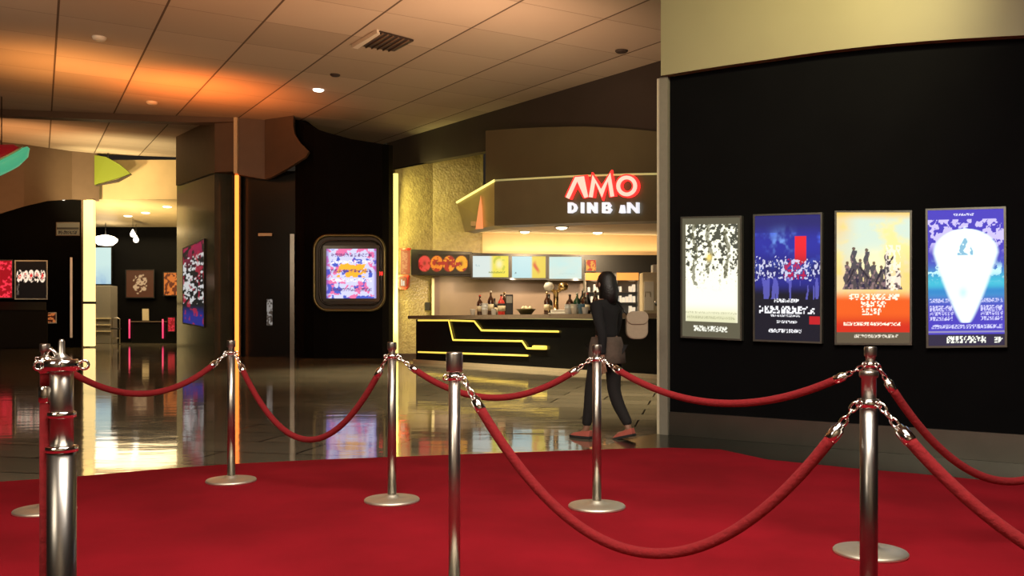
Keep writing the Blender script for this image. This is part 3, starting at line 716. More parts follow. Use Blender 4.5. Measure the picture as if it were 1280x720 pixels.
# ------------------------------------------------------------------ snack bar canopy, bulkhead drum, sign
CT = [(571,253.6,23.5),(618,226,21.5),(650,224.2,20.8),(720,220.5,19.4),(790,218.2,18.15),(846,217.3,17.25)]
CB = [(581,289.7,23.4),(618,282,21.5),(650,281,20.8),(720,278.5,19.4),(790,276.7,18.15),(846,275.2,17.25)]
off = Vector((.25,.45,0))
def canopy():
    m = MB(); T_ = [W(*p) for p in CT[1:]]; B_ = [W(*p) for p in CB[1:]]; n = len(T_)
    vs = T_+B_+[p+off for p in T_]+[p+off for p in B_]; fs = []
    for i in range(n-1):
        fs += [(i,i+1,n+i+1,n+i),(2*n+i,3*n+i,3*n+i+1,2*n+i+1),(i,2*n+i,2*n+i+1,i+1),(n+i,n+i+1,3*n+i+1,3*n+i)]
    fs += [(0,n,3*n,2*n),(n-1,3*n-1,4*n-1,2*n-1)]
    m.add(vs, fs); return m
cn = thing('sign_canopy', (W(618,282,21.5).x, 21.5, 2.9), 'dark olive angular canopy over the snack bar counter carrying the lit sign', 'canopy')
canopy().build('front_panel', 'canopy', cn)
ns = MB(); ns.prism([W(*CT[0]), W(*CT[1]), W(*CB[1]), W(*CB[0])], off); ns.build('nose_panel', 'canopy_lit', cn)['label'] = 'pale lit angled end of the canopy'
def strip(pts, r, name, mat, parent): MB().tube(pts, r, 8).build(name, mat, parent)
strip([W(px,py-.4,d-.03) for px,py,d in CT[1:]], .022, 'light_strip', 'led_green', cn)
strip([W(571,253,23.45),W(618,225.6,21.45)], .03, 'light_strip', 'led_edge', cn)
NA = (W(*CT[0]).x, 23.45); NB = (W(*CT[1]).x, 21.45)
def nh(px,py,o_=.06): h = hit(px,NA,NB); return Vector((h[0],h[1]-o_,Zr(py,h[1])))
os_ = MB(); os_.prism([nh(594.5,286.5),nh(604,286),nh(603,262),nh(601,244),nh(598,262)], (0,.06,0)); os_.build('painted_reflection', 'orange_reflection', cn)  # glowing wedge stands in for orange light reflected on the nose
# drum above canopy
dr = []
DA = (W(607,0,22.3).x,22.3); DB = (W(846,0,17.7).x,17.7)
for px,yt in ((607,163.5),(640,161),(680,159),(730,158),(780,160.5),(829,165),(850,167)):
    h = hit(px,DA,DB); zb = Zr(226 if px < 618 else 222, h[1]); dr.append((h[0],h[1],zb-.15,Zr(yt,h[1])))
st(ribbon('wall_drum', dr, 'drum', .4))
# bar ceiling, rising to the back wall
a0 = W(600,281.8,22.0); a1 = W(860,275.0,17.2)
def acol(px):
    h = hit(px, tuple(a0)[:2], tuple(a1)[:2]); k_ = (px-600)/260; z0_ = a0.z + (a1.z-a0.z)*((h[0]-a0.x)/(a1.x-a0.x))
    return h[0], h[1]+.25, z0_, Zr(291+4*k_, 29.1)
cols = []
for px in (588,600,640,700,760,820,880,960):
    x_, y_, z0_, z1_ = acol(px); cols.append((Vector((x_,y_,z0_+.02)), Vector((X(px,29.1),29.1,z1_))))
ac = MB()
for i in range(len(cols)-1):
    (f0,b0),(f1,b1) = cols[i],cols[i+1]; ac.prism([f0,f1,b1],(0,0,.12)); ac.prism([f0,b1,b0],(0,0,.12))
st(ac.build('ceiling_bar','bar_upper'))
def ac_at(px,py):
    x_,y_,z0_,z1_ = acol(px)
    for q_ in range(400):
        d_ = y_+(29.1-y_)*q_/400; zz = z0_+(z1_-z0_)*(d_-y_)/(29.1-y_)
        if (zz-CH)*F/d_ <= HZ-py if False else (HZ-(zz-CH)*F/d_) >= py: return Vector((X(px,d_),d_,zz))
    return Vector((X(px,24),24,z0_))
for i,(px,py,lab) in enumerate(((656,289,'small round recessed downlight in the bar ceiling, left of three'),(702,283.5,'small round recessed downlight in the bar ceiling, nearest the counter front'),(747,290,'small round recessed downlight in the bar ceiling, right of three'))):
    p = ac_at(px,py); t = thing('downlight', p, lab, 'light', 'downlights over the snack bar')
    MB().lathe([(.14,-.02),(.18,-.025),(.18,.0),(.14,0)], n=24).build('trim_ring','cream',t,local=True)
    MB().lathe([(0,-.07),(.06,-.066),(.12,-.045),(.14,-.02),(.14,-.002)], n=24).build('lens','lamp_face',t,local=True)
    spot('bar_downlight', (p.x, p.y, p.z-.14), (p.x, p.y+2.2, 0.6), 700, WARM, 150, .9, .08)
area('menu_cove_light', (3.4, 28.97, 3.30), (3.4, 28.55, 3.9), 8.6, 85, (1.0,.74,.38), .12)
for px in (560,640,720,800):
    spot('under_menu_fill', (X(px,28.2), 28.0, 2.45), (X(px,28.2), 28.8, 1.2), 60, (1.0,.80,.58), 150, 1.0, .05)  # unseen spots added to brighten the back wall below the screens
# glowing edge of hammered wall
t = thing('wall_light', (HA[0],HA[1],0), 'tall yellow light strip up the left edge of the hammered snack bar wall', 'light')
MB().box(HA[0]-.04, HA[0]+.10, HA[1]-.16, HA[1]-.02, 0.02, Zr(213,27.4)).build('light_strip','led_edge',t)
MB().box(HA[0]-.14, HA[0]-.04, HA[1]-.26, HA[1]+.1, 0.0, Zr(210,27.4)).build('housing','black_wall',t)
area('wall_edge_light', (HA[0]+.15, HA[1]-.35, 3.2), (HA[0]+1.2, HA[1]+.1, 3.1), .25, 140, (1.0,.85,.25), 5.0)
spot('wall_top_light', (-2.6, 26.6, 5.9), (-2.6, 28.4, 4.6), 70, (1.0,.85,.35), 130, 1, .1)

SPA = (W(*CT[2]).x, 20.8); SPB = (W(*CT[5]).x, 17.25)
cdir = (Vector(SPB)-Vector(SPA)).normalized(); cnr = Vector((cdir.y,-cdir.x,0))   # towards camera
def sgp(px,py,o_): h = hit(px,SPA,SPB); return Vector((h[0],h[1],Zr(py,h[1]))) + cnr*o_
def stroke(mb, pts, wpx, o_, dep, closed=False):
    """polyline letter stroke of width wpx on the sign face"""
    P_ = [Vector(p) for p in pts]; n = len(P_); L_, R_ = [], []
    for i in range(n):
        if closed: tt = (P_[(i+1)%n]-P_[i-1]).normalized()
        else: tt = (P_[min(i+1,n-1)]-P_[max(i-1,0)]).normalized()
        k = 1.0
        if (closed or 0<i<n-1):
            a_ = (P_[i]-P_[i-1]).normalized(); k = 1/max(.45, abs(a_.dot(tt)))
        q = Vector((-tt.y,tt.x))*wpx/2*k; L_.append(P_[i]+q); R_.append(P_[i]-q)
    for i in range(n if closed else n-1):
        j = (i+1)%n; mb.prism([sgp(*L_[i],o_),sgp(*L_[j],o_),sgp(*R_[j],o_),sgp(*R_[i],o_)], -cnr*dep)
sg = thing('cinema_sign', sgp(756,267,0.05), 'illuminated snack bar sign, big red AMO above white DINBIN letters', 'sign')
ring = [(786+10.6*math.cos(i*math.pi/12), 232.8+10.6*math.sin(i*math.pi/12)) for i in range(24)]
big = [[((712,248),(723.5,223),(728,223),(735.5,247))], [((741,247),(745,223.5),(754.5,242),(764,221.5),(768,246))], [ring]]
for i,grp in enumerate(big):
    for p in grp:
        g = MB(); stroke(g, p, 8.4, .06, .055, closed=(i==2)); lt = g.build('big_letter','red_neon',sg)
        f_ = MB(); stroke(f_, p, 4.6, .07, .012, closed=(i==2)); o_ = f_.build('letter_face','pink_face',sg, )
        o_.parent = lt; o_.location = (0,0,0)
def arc(cx,cy,rx,ry,a0_,a1_,n=8): return [(cx+rx*math.cos(math.radians(a0_+(a1_-a0_)*i/n)), cy+ry*math.sin(math.radians(a0_+(a1_-a0_)*i/n))) for i in range(n+1)]
yt,yb = 253.2,266.6
small = [[(712.2,yt),(712.2,yb)],]
letters = [
 [[(712.6,yt+1.3),(716,yt+1.3),(720,yt+3.5),(721.3,(yt+yb)/2),(720,yb-3.5),(716,yb-1.3),(712.6,yb-1.3)],[(713.2,yt),(713.2,yb)]],
 [[(729.5,yt),(729.5,yb)]],
 [[(737.5,yt),(737.5,yb)],[(737.6,yt+.8),(746,yb-.8)],[(746.2,yt),(746.2,yb)]],
 [[(756,yt),(756,yb)],[(756,yt+1.2),(762,yt+1.2),(763.6,yt+4),(761.5,(yt+yb)/2),(756,(yt+yb)/2)],[(761,(yt+yb)/2),(764.6,yb-4),(762.5,yb-1.2),(756,yb-1.2)]],
 [[(779.5,yt+3.5),(777.2,yb)],[(780,yt+3.5),(781.5,yb)]],
 [[(787.3,yt),(787.3,yb)],[(787.4,yt+.8),(798.2,yb-.8)],[(798.4,yt),(798.4,yb)]]]
for pl_ in letters:
    g = MB()
    for i_,p in enumerate(pl_): stroke(g,p,2.7,.06-.002*i_,.055)
    g.build('small_letter','white_face',sg)

# ------------------------------------------------------------------ counter
KA = (X(520,23.5),23.5); KB = (X(850,16.35),16.35)
kdir = (Vector(KB)-Vector(KA)).normalized(); kn = Vector((kdir.y,-kdir.x,0)); klen = (Vector(KB)-Vector(KA)).length
def kc(s_, o_, z): q = Vector(KA)+kdir*s_; return Vector((q.x,q.y,z))+kn*o_
ct = thing('snack_counter', kc(klen/2,-.3,0), 'long black snack bar counter with yellow neon circuit lines on its front', 'counter')
MB().prism([kc(0,0,.0),kc(klen,0,.0),kc(klen,0,1.15),kc(0,0,1.15)], -kn*.8).build('front_panel','black_gloss',ct)
MB().prism([kc(-.28,.08,1.16),kc(klen,.08,1.16),kc(klen,.08,1.25),kc(-.28,.08,1.25)], -kn*.95).build('worktop','counter_top',ct)
MB().prism([kc(-.12,.02,.0),kc(klen,.02,.0),kc(klen,.02,.08),kc(-.12,.02,.08)], -kn*.5).build('plinth','cream',ct)
def kp(px,py): h = hit(px,KA,KB); return Vector((h[0],h[1],Zr(py,h[1]))) + kn*.03
def kline(pts):
    m = MB(); P_ = []
    m.tube([kp(*p) for p in pts], .021, 8); return m.build('neon_line','neon_yellow',ct)
kline([(524,400.5),(562,400.5),(567.5,425),(654,426.5),(660,435.5),(682,436)])
kline([(564,400.5),(594,401.5),(603,413),(699.5,414.5)])
kline([(524,440),(570,441.5),(661,444.5)])
MB().tube([kp(668,434.2),kp(684,434.6)], .045, 8).build('neon_line','neon_yellow',ct)
MB().prism([kp(636,397.2),kp(742,398.8),kp(742,399.9),kp(636,398.4)], -kn*.02).build('light_strip','led_green',ct)
# end wall panel left of counter (low step)
st(MB().box(X(494,27),X(522,27),26.6,27.2,0,.12).build('trim_8','taupe'))

CTOP = 1.25
def on_counter(px, back): h = hit(px,KA,KB); return Vector((h[0],h[1],CTOP)) - kn*back
G_B = 'bottles on the snack counter'
def bottle(px, back, h, r, mat, lab, cap='black'):
    p = on_counter(px, back); t = thing('bottle', p, lab, 'bottle', G_B)
    MB().lathe([(r*.95,0),(r,.01),(r,h*.58),(r*.85,h*.66),(r*.34,h*.78),(r*.30,h*.93)], n=16).build('body',mat,t,local=True)
    MB().lathe([(r*.34,h*.93),(r*.34,h),(r*.2,h)], n=12).build('stopper',cap,t,local=True)
    MB().lathe([(r*1.01,h*.18),(r*1.01,h*.45)], n=16).build('paper_label','cream',t,local=True)
bl_specs = [(585.5,.35,.50,.075,'brown_glass','dark bottle with cream label, far left of the bottles by the red syrup bottle','red_plastic'),
 (593,.5,.60,.08,'brown_glass','tall dark bottle behind the white tumbler stack','white_plastic'),
 (606,.5,.50,.085,'red_plastic','red syrup bottle on the left of the counter','black'),
 (667,.45,.46,.085,'black','black bottle left of the gold drink tap','black'),
 (671,.30,.50,.07,'brown_glass','dark glass bottle touching the gold drink tap on its left','gold'),
 (691,.5,.44,.085,'brown_glass','dark bottle just right of the gold drink tap','black'),
 (698,.55,.48,.08,'green_glass','green bottle in the middle of the counter group','white_plastic'),
 (705,.6,.50,.075,'brown_glass','tallest dark bottle behind the clear tumblers','white_plastic'),
 (713,.5,.46,.07,'black','black bottle behind the blue tumblers','red_plastic'),
 (722,.55,.40,.08,'brown_glass','short dark bottle near the right end of the bottle group','black'),
 (729,.5,.38,.07,'black','black bottle at the right end of the bottle group','black')]
bl_specs += [(589,.72,.42,.07,'black','small black bottle between the two left dark bottles','black'),
 (600,.74,.56,.07,'brown_glass','tall dark bottle just left of the red syrup bottle','gold'),
 (694.5,.80,.56,.07,'black','tall black bottle behind the green bottle','white_plastic'),
 (709.5,.82,.52,.07,'brown_glass','tall dark bottle rising behind the white tumblers','gold'),
 (718,.82,.46,.08,'black','black bottle behind the short dark one','gold')]
for s_ in bl_specs: bottle(*s_)
def cups(px, back, n, r, mat, lab):
    p = on_counter(px, back); t = thing('tumbler_stack', p, lab, 'cups', 'tumblers on the snack counter')
    for i in range(n):
        MB().lathe([(r*.72,.0+i*.07),(r,.14+i*.07),(r*1.06,.145+i*.07),(r*.9,.145+i*.07)], n=16).build('tumbler',mat,t,local=True)
cups(597.5,.2,3,.085,'clear_plastic','pale stacked tumblers at the left of the counter')
cups(586,.12,1,.07,'clear_plastic','single pale tumbler left of the pale stack')
cups(611,.15,1,.07,'clear_plastic','single pale tumbler right of the pale stack')
cups(702,.2,2,.09,'clear_plastic','clear stacked tumblers in front of the tallest dark bottle')
cups(709.5,.2,2,.085,'white_plastic','white stacked tumblers left of the blue ones')
cups(718,.2,2,.085,'blue_cup','blue grey stacked tumblers')
cups(725,.15,1,.075,'clear_plastic','single clear tumbler right of the blue ones')
# dark napkin dispenser / till
p = on_counter(624,.3); t = thing('payment_till', p, 'slim upright black till on the left half of the counter', 'till')
MB().box(-.09,.09,-.09,.09,0,.48).build('body','black',t,local=True,bevel=.015)
MB().box(-.07,.07,-.10,-.088,.28,.44).build('screen','greyunit',t,local=True)
MB().box(-.28,-.09,-.06,.06,.22,.27).build('arm','black',t,local=True,bevel=.01)
p = on_counter(647,.25); t = thing('snack_bowl', p, 'low basket of wrapped snacks on the counter, left of the gold tap', 'bowl')
MB().lathe([(.12,0),(.22,.12),(.24,.13),(.20,.125),(.1,.03)], n=20).build('basket','frame_warm',t,local=True)
b = MB(); random.seed(4)
for i in range(11):
    a = random.random()*6.28; r_ = random.random()*.13; b.lathe([(0,0),(.045,.02),(.05,.05),(.02,.09),(0,.095)], (r_*math.cos(a), r_*math.sin(a), .08+.03*random.random()), 8)
b.build('wrapped_snacks','cream',t,local=True)['kind'] = 'stuff'
p = on_counter(680,.35); t = thing('drink_tap', p, 'gold drink tap with two domed heads on the counter', 'drink tap')
MB().lathe([(.13,0),(.13,.03),(.06,.05),(.055,.5),(.07,.52),(0,.54)], n=16).build('column','gold',t,local=True)
for s_ in (-1,1):
    MB().tube([(0,0,.48),(s_*.10,-.03,.56),(s_*.14,-.06,.58)], .04, 10).build('arm','gold',t,local=True)
    MB().lathe([(.0,.52),(.09,.55),(.12,.62),(.08,.70),(0,.72)], (s_*.16,-.06,0), 16).build('tap_head','white_plastic' if s_<0 else 'gold',t,local=True)
# white sandwich tray
p = on_counter(692,.12); t = thing('tray', p, 'flat white tray of napkins between gold tap and tumblers', 'tray')
MB().box(-.2,.2,-.12,.12,0,.03).build('rim','white_plastic',t,local=True,bevel=.008); MB().box(-.15,.15,-.09,.09,.03,.10).build('napkins','white_plastic',t,local=True,bevel=.01)
# wall phone
p = Vector((X(534.5,28.2),28.2,0)); h_ = hit(534.5,HA,HB)
MB().box(h_[0]-.08,h_[0]+.08,h_[1]-.10,h_[1]-.01,Zr(388,h_[1]),Zr(378,h_[1])).build('wall_socket','black',None,bevel=.01)
tag(bpy.data.objects['wall_socket'], 'small dark box on the hammered wall above the counter left end', 'box')

# menu screens
def flat_screen(px0,px1,y0,y1,d,fn,lab,name='menu_screen',group='menu screens above the bar',nu=60,nv=40,frame=.06,cat='screen',mat='art_menu'):
    q = [Vector(W(px0,y1,d)),Vector(W(px1,y1,d)),Vector(W(px1,y0,d)),Vector(W(px0,y0,d))]
    t = thing(name, ((q[0].x+q[1].x)/2,d,q[0].z), lab, cat, group)
    frame_bars(q, frame, .10, (0,-1,0), 'bezel','black',t,out=.02)
    panel('display',[tuple(p) for p in q],fn,nu,nv,t,mat)
    MB().box(q[0].x-frame*.9,q[1].x+frame*.9,d+.014,d+.12,q[0].z-frame*.9,q[2].z+frame*.9).build('housing','black',t)
    return t
st(ribbon('menu_band', [pp(514,28.45,343.5,311.5), pp(590,28.45,345.5,315)], 'black', .3))
st(ribbon('menu_band_right', [pp(590,28.6,346,316), pp(728,28.6,350,318.5), pp(860,28.6,352,319)], 'black', .2))
flat_screen(523,587,318,341,28.35,art_digits,'long menu screen of glowing red and orange food rounds at left','menu_screen',nu=80,nv=30,frame=.03)
flat_screen(591,635.5,320,346.5,28.2,art_menu1,'menu screen half pale blue and half yellow',nu=60,nv=40)
flat_screen(640,682,320.5,347.5,28.2,art_menu2,'pale blue menu screen with a red snack on a yellow right side')
flat_screen(686.5,727,321,348.5,28.2,art_menu3,'plain pale turquoise menu screen, rightmost of the row')
flat_screen(732.5,745,325,338.5,28.5,art_snack,'small red and orange lit picture above the drinks cabinet',name='lit_picture',group=None,nu=16,nv=16,frame=.03)
t = thing('banner', W(506.5,343,28.0), 'narrow red hanging banner with pale writing on the glowing wall edge', 'banner')
panel('banner_cloth',[tuple(W(500.5,342.5,28.0)),tuple(W(512.5,342.5,28.0)),tuple(W(513,311.5,28.0)),tuple(W(501,311.5,28.0))],art_banner,20,50,t,'art_dim')
MB().tube([W(499.5,311.2,27.99),W(514,311.2,27.99)],.03,8).build('rod','red_plastic',t)
t = thing('fire_sign', W(503.5,361,27.95), 'small red box sign with white symbol below the red banner', 'sign')
MB().prism([W(497,343.8,27.95),W(510.5,343.8,27.95),W(509.5,358,27.95),W(507,361.5,27.95),W(499.5,361.5,27.95),W(497.5,358,27.95)],(0,.5,0)).build('box','red_plastic',t)
panel('symbol',[tuple(W(499,359,27.92)),tuple(W(508,359,27.92)),tuple(W(508.5,346,27.92)),tuple(W(498.5,346,27.92))],art_exting,18,18,t,'art_dim')

# drinks cabinets at right of bar
def cabinet(px0,px1,ytop,ybot,d,lab,seed):
    x0,x1 = X(px0,d),X(px1,d); zt,zb = Zr(ytop,d),Zr(ybot,d)
    t = thing('drinks_cabinet', ((x0+x1)/2,d+.25,0), lab, 'cabinet', 'drinks cabinets behind the counter')
    c = MB(); c.box(x0,x0+.04,d,d+.5,0,zt); c.box(x1-.04,x1,d,d+.5,0,zt); c.box(x0+.04,x1-.04,d+.46,d+.5,0,zt); c.box(x0+.04,x1-.04,d,d+.46,0,1.2); c.build('carcass','greyunit',t)
    MB().box(x0+.02,x1-.02,d-.03,d-.002,zt-.20,zt).build('lit_header','amber_header',t)
    r = random.Random(seed); nsh = 3; hh = (zt-.25-zb)/nsh
    for k in range(nsh):
        z = zb+hh*k
        sh = MB().box(x0+.05,x1-.05,d+.02,d+.44,z,z+.02).build('shelf','steel_dark',t)
        m = MB(); nn_ = 5; wd = (x1-x0-.16)/nn_
        for i in range(nn_):
            if r.random() < .15: continue
            xx = x0+.08+wd*i; m.box(xx+.01,xx+wd-.012,d+.08,d+.25,z+.02,z+.02+hh*(.45+.3*r.random()))
        pr = m.build('packets','shelf_white',t); pr['kind'] = 'stuff'
    return t
cabinet(731,757,341,392,23.6,'drinks cabinet with amber header, left one beside the last menu screen',1)
cabinet(770,799,341,392,23.6,'drinks cabinet with amber header, right one beside the pale warmer',2)
t = thing('food_warmer', (X(815,22),22.25,0), 'tall pale cream food warmer with handle at the right end of the bar', 'machine')
MB().box(X(803,22),X(828.5,22),22,22.5,0,Zr(340.5,22)).build('body','cream',t,bevel=.02)
MB().box(X(805,22),X(817,22),21.975,22.0,Zr(388,22),Zr(352,22)).build('door','white_plastic',t)
MB().tube([W(806.5,371,21.95),W(806.5,365,21.9),W(813,365,21.9),W(813,371,21.95)],.012,8).build('handle','steel',t)
MB().lathe([(0,0),(.07,0),(.07,.03),(.05,.04),(0,.04)],n=16).build('dial','steel_dark',t)
bpy.data.objects['dial'].parent=t; dl = [o for o in t.children if o.name.startswith('dial')][0]; dl.location = W(821,379,21.97)-t.location; dl.rotation_euler=(math.radians(90),0,0)
dl.data.transform(Matrix.Translation(Vector(t.location)))
MB().box(X(816.5,22),X(826,22),22.05,22.35,Zr(340.4,22),Zr(330.5,22)).build('carton','white_plastic',None,bevel=.01)
tag(bpy.data.objects['carton'],'small white carton standing on the cream food warmer','box')

# ------------------------------------------------------------------ ticket screen on the black wall
def rrect(x0,x1,z0,z1,r,y,n=6):
    out = []
    for cx,cz2,a in ((x1-r,z1-r,0),(x0+r,z1-r,90),(x0+r,z0+r,180),(x1-r,z0+r,270)):
        for i in range(n+1):
            g = math.radians(a+90*i/n); out.append(Vector((cx+r*math.cos(g),y,cz2+r*math.sin(g))))
    return out
d = 25.85
t = thing('ticket_screen', (X(437,d),d,Zr(388,d)), 'square touch screen in a rounded black frame on the curved black wall', 'screen')
x0,x1,z0,z1 = X(393,d),X(480.5,d),Zr(388,d),Zr(294.5,d)
MB().prism(rrect(x0,x1,z0,z1,.42,d), (0,.1,0)).build('backing','black',t)
MB().tube(rrect(x0,x1,z0,z1,.42,d-.03,8), .045, 10, closed=True).build('outer_rim','frame_warm',t)
MB().tube(rrect(x0+.16,x1-.1,z0+.16,z1-.16,.3,d-.02,8), .03, 8, closed=True).build('inner_rim','black_gloss',t)
q = [W(408,373,d-.04),W(470.5,373,d-.04),W(470.5,311,d-.04),W(408,311,d-.04)]
frame_bars(q,.09,.04,(0,-1,0),'bezel','black_gloss',t,out=.02); panel('display',[tuple(p) for p in q],art_kiosk,80,80,t)
MB().lathe([(0,0),(.07,0),(.07,.04),(0,.05)],(0,0,0),16).build('button','red_neon',t,local=True)
bt = [o for o in t.children if o.name.startswith('button')][0]; bt.location = Vector(W(476,342,d-.0))-Vector(t.location); bt.rotation_euler=(math.radians(90),0,0)

# neon column light
t = thing('neon_light', (X(296,27.3),27.3,0), 'tall orange neon tube glowing on the corner of the column', 'light')
MB().tube([(X(296,27.15),27.15,.03),(X(296,27.15),27.15,Zr(219,27.15))],.062,12).build('tube','neon_orange',t)
MB().box(X(296,27.3)-.13,X(296,27.3)+.13,27.24,27.34,0,Zr(218,27.2)).build('housing','black_gloss',t)
# cream pillar light left
d = 37.2
t = thing('pillar_light', (X(112,d),d,0), 'broad cream glowing vertical light pillar at the left passage', 'light')
MB().box(X(106,d),X(118.5,d),d-.15,d+.1,.05,Zr(250,d)).build('diffuser','neon_cream',t,bevel=.03)
MB().box(X(106,d)-.01,X(118.5,d)+.01,d-.16,d+.1,Zr(380,d),Zr(377,d)).build('band','steel_dark',t)
MB().box(X(104.5,d),X(106,d),d-.2,d+.1,0,Zr(250,d)).build('housing','taupe',t)

# column light box on the left face
GA = (X(221,31.8),31.8); GB = (X(268,27.6),27.6)
def gp(px,py,o_=.03): h = hit(px,GA,GB); v = Vector((h[0],h[1],Zr(py,h[1]))); n_ = Vector(((GB[1]-GA[1]),-(GB[0]-GA[0]),0)).normalized(); n_ = n_ if n_.dot(v)<0 else -n_; return v+n_*o_, n_
q = [gp(230,403)[0],gp(256,408)[0],gp(256,300)[0],gp(230,312)[0]]; gn = gp(240,350)[1]
t = thing('light_box', ((q[0].x+q[1].x)/2,(q[0].y+q[1].y)/2,q[1].z), 'tall narrow light box of white and red lettering on the glossy column side', 'light box')
frame_bars(q,.05,.03,gn,'frame','black',t,out=.01); panel('lit_sheet',[tuple(p) for p in q],art_colour,40,120,t,'art_dim')
t = thing('notice_sheet', W(337,408,27.1), 'small pale notice sheet on the dark column front right of the neon', 'notice')
panel('paper',[tuple(W(333.5,407,27.42)),tuple(W(340.5,407,27.42)),tuple(W(340.5,374,27.42)),tuple(W(333.5,374,27.42))],lambda u,v: mix(np.ones(u.shape+(3,))*np.array(lin(70,62,55)), lin(160,155,150), (vnoise(u,v,4,12,300,2)>.5).astype(float)),16,40,t,'art_dim')
t = thing('wall_plate', W(331,295,27.2), 'tiny pale plate high on the dark column front', 'plate')
MB().box(X(323,27.36),X(340,27.36),27.34,27.40,Zr(295,27.36),Zr(291.5,27.36)).build('plate','cream',t)

# ------------------------------------------------------------------ left wall things
def lp(px,py,o_=.06):
    h = hit(px,LA,LB); v = Vector((h[0],h[1],Zr(py,h[1]))); n_ = Vector(((LB[1]-LA[1]),-(LB[0]-LA[0]),0)).normalized(); n_ = n_ if n_.dot(v)<0 else -n_; return v+n_*o_
ln = (lp(10,300,1)-lp(10,300,0)).normalized(); ln = Vector((ln.x,ln.y,0)).normalized()
def lscreen(px0,px1,y0,y1,fn,name,lab,cat,nu,nv,fr=.05,fm='frame_grey',dep=.12,mat='art'):
    q = [lp(px0,y1,dep),lp(px1,y1,dep),lp(px1,y0,dep),lp(px0,y0,dep)]
    t = thing(name,((q[0].x+q[1].x)/2,(q[0].y+q[1].y)/2,q[0].z),lab,cat); frame_bars(q,fr,dep,ln,'frame',fm,t,out=.01); panel('display',[tuple(p) for p in q],fn,nu,nv,t,mat)
    MB().prism([p-ln*.013 for p in q], -ln*(dep-.02)).build('housing','black',t); return t
lscreen(-12,15,326,372,art_red,'game_screen','bright red game screen at the far left edge','screen',30,60,.04,'black')
lscreen(20,58,327,373,art_reels,'game_display','framed black display with a row of pale round symbols on left wall','screen',90,60,.05,'frame_grey')
lscreen(46.5,69.5,391.5,403,art_small,'lit_plate','small reddish lit plate low on the left wall','sign',30,16,.04,'frame_grey',.08,'art_dim')
lscreen(71,98.5,279,294,art_sign,'wall_sign','small cream and brown sign near the cream light pillar','sign',50,24,.03,'taupe',.1,'art_dim')
MB().prism([lp(87.5,422,.1),lp(90.5,422,.1),lp(90.5,322,.1),lp(87.5,322,.1)], -ln*.09).build('wall_rail','steel',None)
tag(bpy.data.objects['wall_rail'],'thin upright steel rail on the dark left wall','rail')
q0 = lp(79,249,.2); t = thing('wall_speaker', q0, 'tiny wall speaker under the left casing edge, given a glow', 'light')
MB().lathe([(0,-.08),(.07,-.06),(.09,0),(.05,.06),(0,.07)],n=14).build('shade','lamp_white',t,local=True)  # glow added to a wall speaker
t = thing('game_cabinet', (lp(20,430,.35).x,lp(20,430,.35).y,0), 'black game cabinet below the row of round symbols at left', 'cabinet')
MB().prism([lp(-30,436,.5)*1 if False else Vector((*lp(-30,400,.6)[:2],0)),Vector((*lp(60,400,.6)[:2],0)),Vector((*lp(60,400,.6)[:2],1.55)),Vector((*lp(-30,400,.6)[:2],1.55))], -ln*.55).build('body','black_matt',t,bevel=.04)
MB().prism([Vector((*lp(-28,400,.62)[:2],1.56)),Vector((*lp(58,400,.62)[:2],1.56)),Vector((*lp(58,400,.3)[:2],1.9)),Vector((*lp(-28,400,.3)[:2],1.9))], -ln*.2).build('control_panel','black',t)

# hanging green lamp at left edge, leaf panel
t = thing('hanging_lamp', W(2,206,25), 'round hanging lamp with green glowing rim and red top at upper left edge', 'light')
c0 = Vector((0,0,0)); tilt = Matrix.Rotation(math.radians(-24),4,'Y') @ Matrix.Rotation(math.radians(26),4,'X')
a_ = MB().lathe([(0,-.20),(.35,-.19),(.62,-.10),(.76,.06),(.74,.12),(.60,.14),(.45,.145)],n=36).build('green_shade','green_lamp',t,local=True); a_.data.transform(tilt @ Matrix.Scale(1.15,4))
a_ = MB().lathe([(.58,.15),(.5,.30),(.25,.42),(0,.45)],n=36).build('red_top','red_lamp',t,local=True); a_.data.transform(tilt @ Matrix.Scale(1.15,4))
a_ = MB().lathe([(.60,.14),(.66,.17),(.66,.20),(.58,.19)],n=36).build('rim','cream',t,local=True); a_.data.transform(tilt @ Matrix.Scale(1.15,4))
MB().tube([(0,0,.4),(0,0,cz(W(2,206,25).x,25)-W(2,206,25).z)],.015,8).build('cord','black',t,local=True)
t = thing('leaf_shade', W(140,212,36.6), 'green pointed leaf shaped ceiling shade beyond the left casing', 'ceiling shade')
m = MB(); m.prism([W(118,194,37.0),W(132,196,36.9),W(150,206,36.8),W(163,217,36.8),W(146,223,36.9),W(118,231,37.0)],(0,.12,0)); m.build('shade','leaf_panel',t)
m = MB(); m.prism([W(118,232,36.95),W(147,224,36.85),W(163,217.3,36.75),W(146,227,36.85)],(0,.2,0)); m.build('edge','taupe_dark',t)
MB().tube([W(135,198,36.95),(W(135,198,36.95).x,36.95,cz(-18,36.9))],.02,6).build('hanger','black',t)

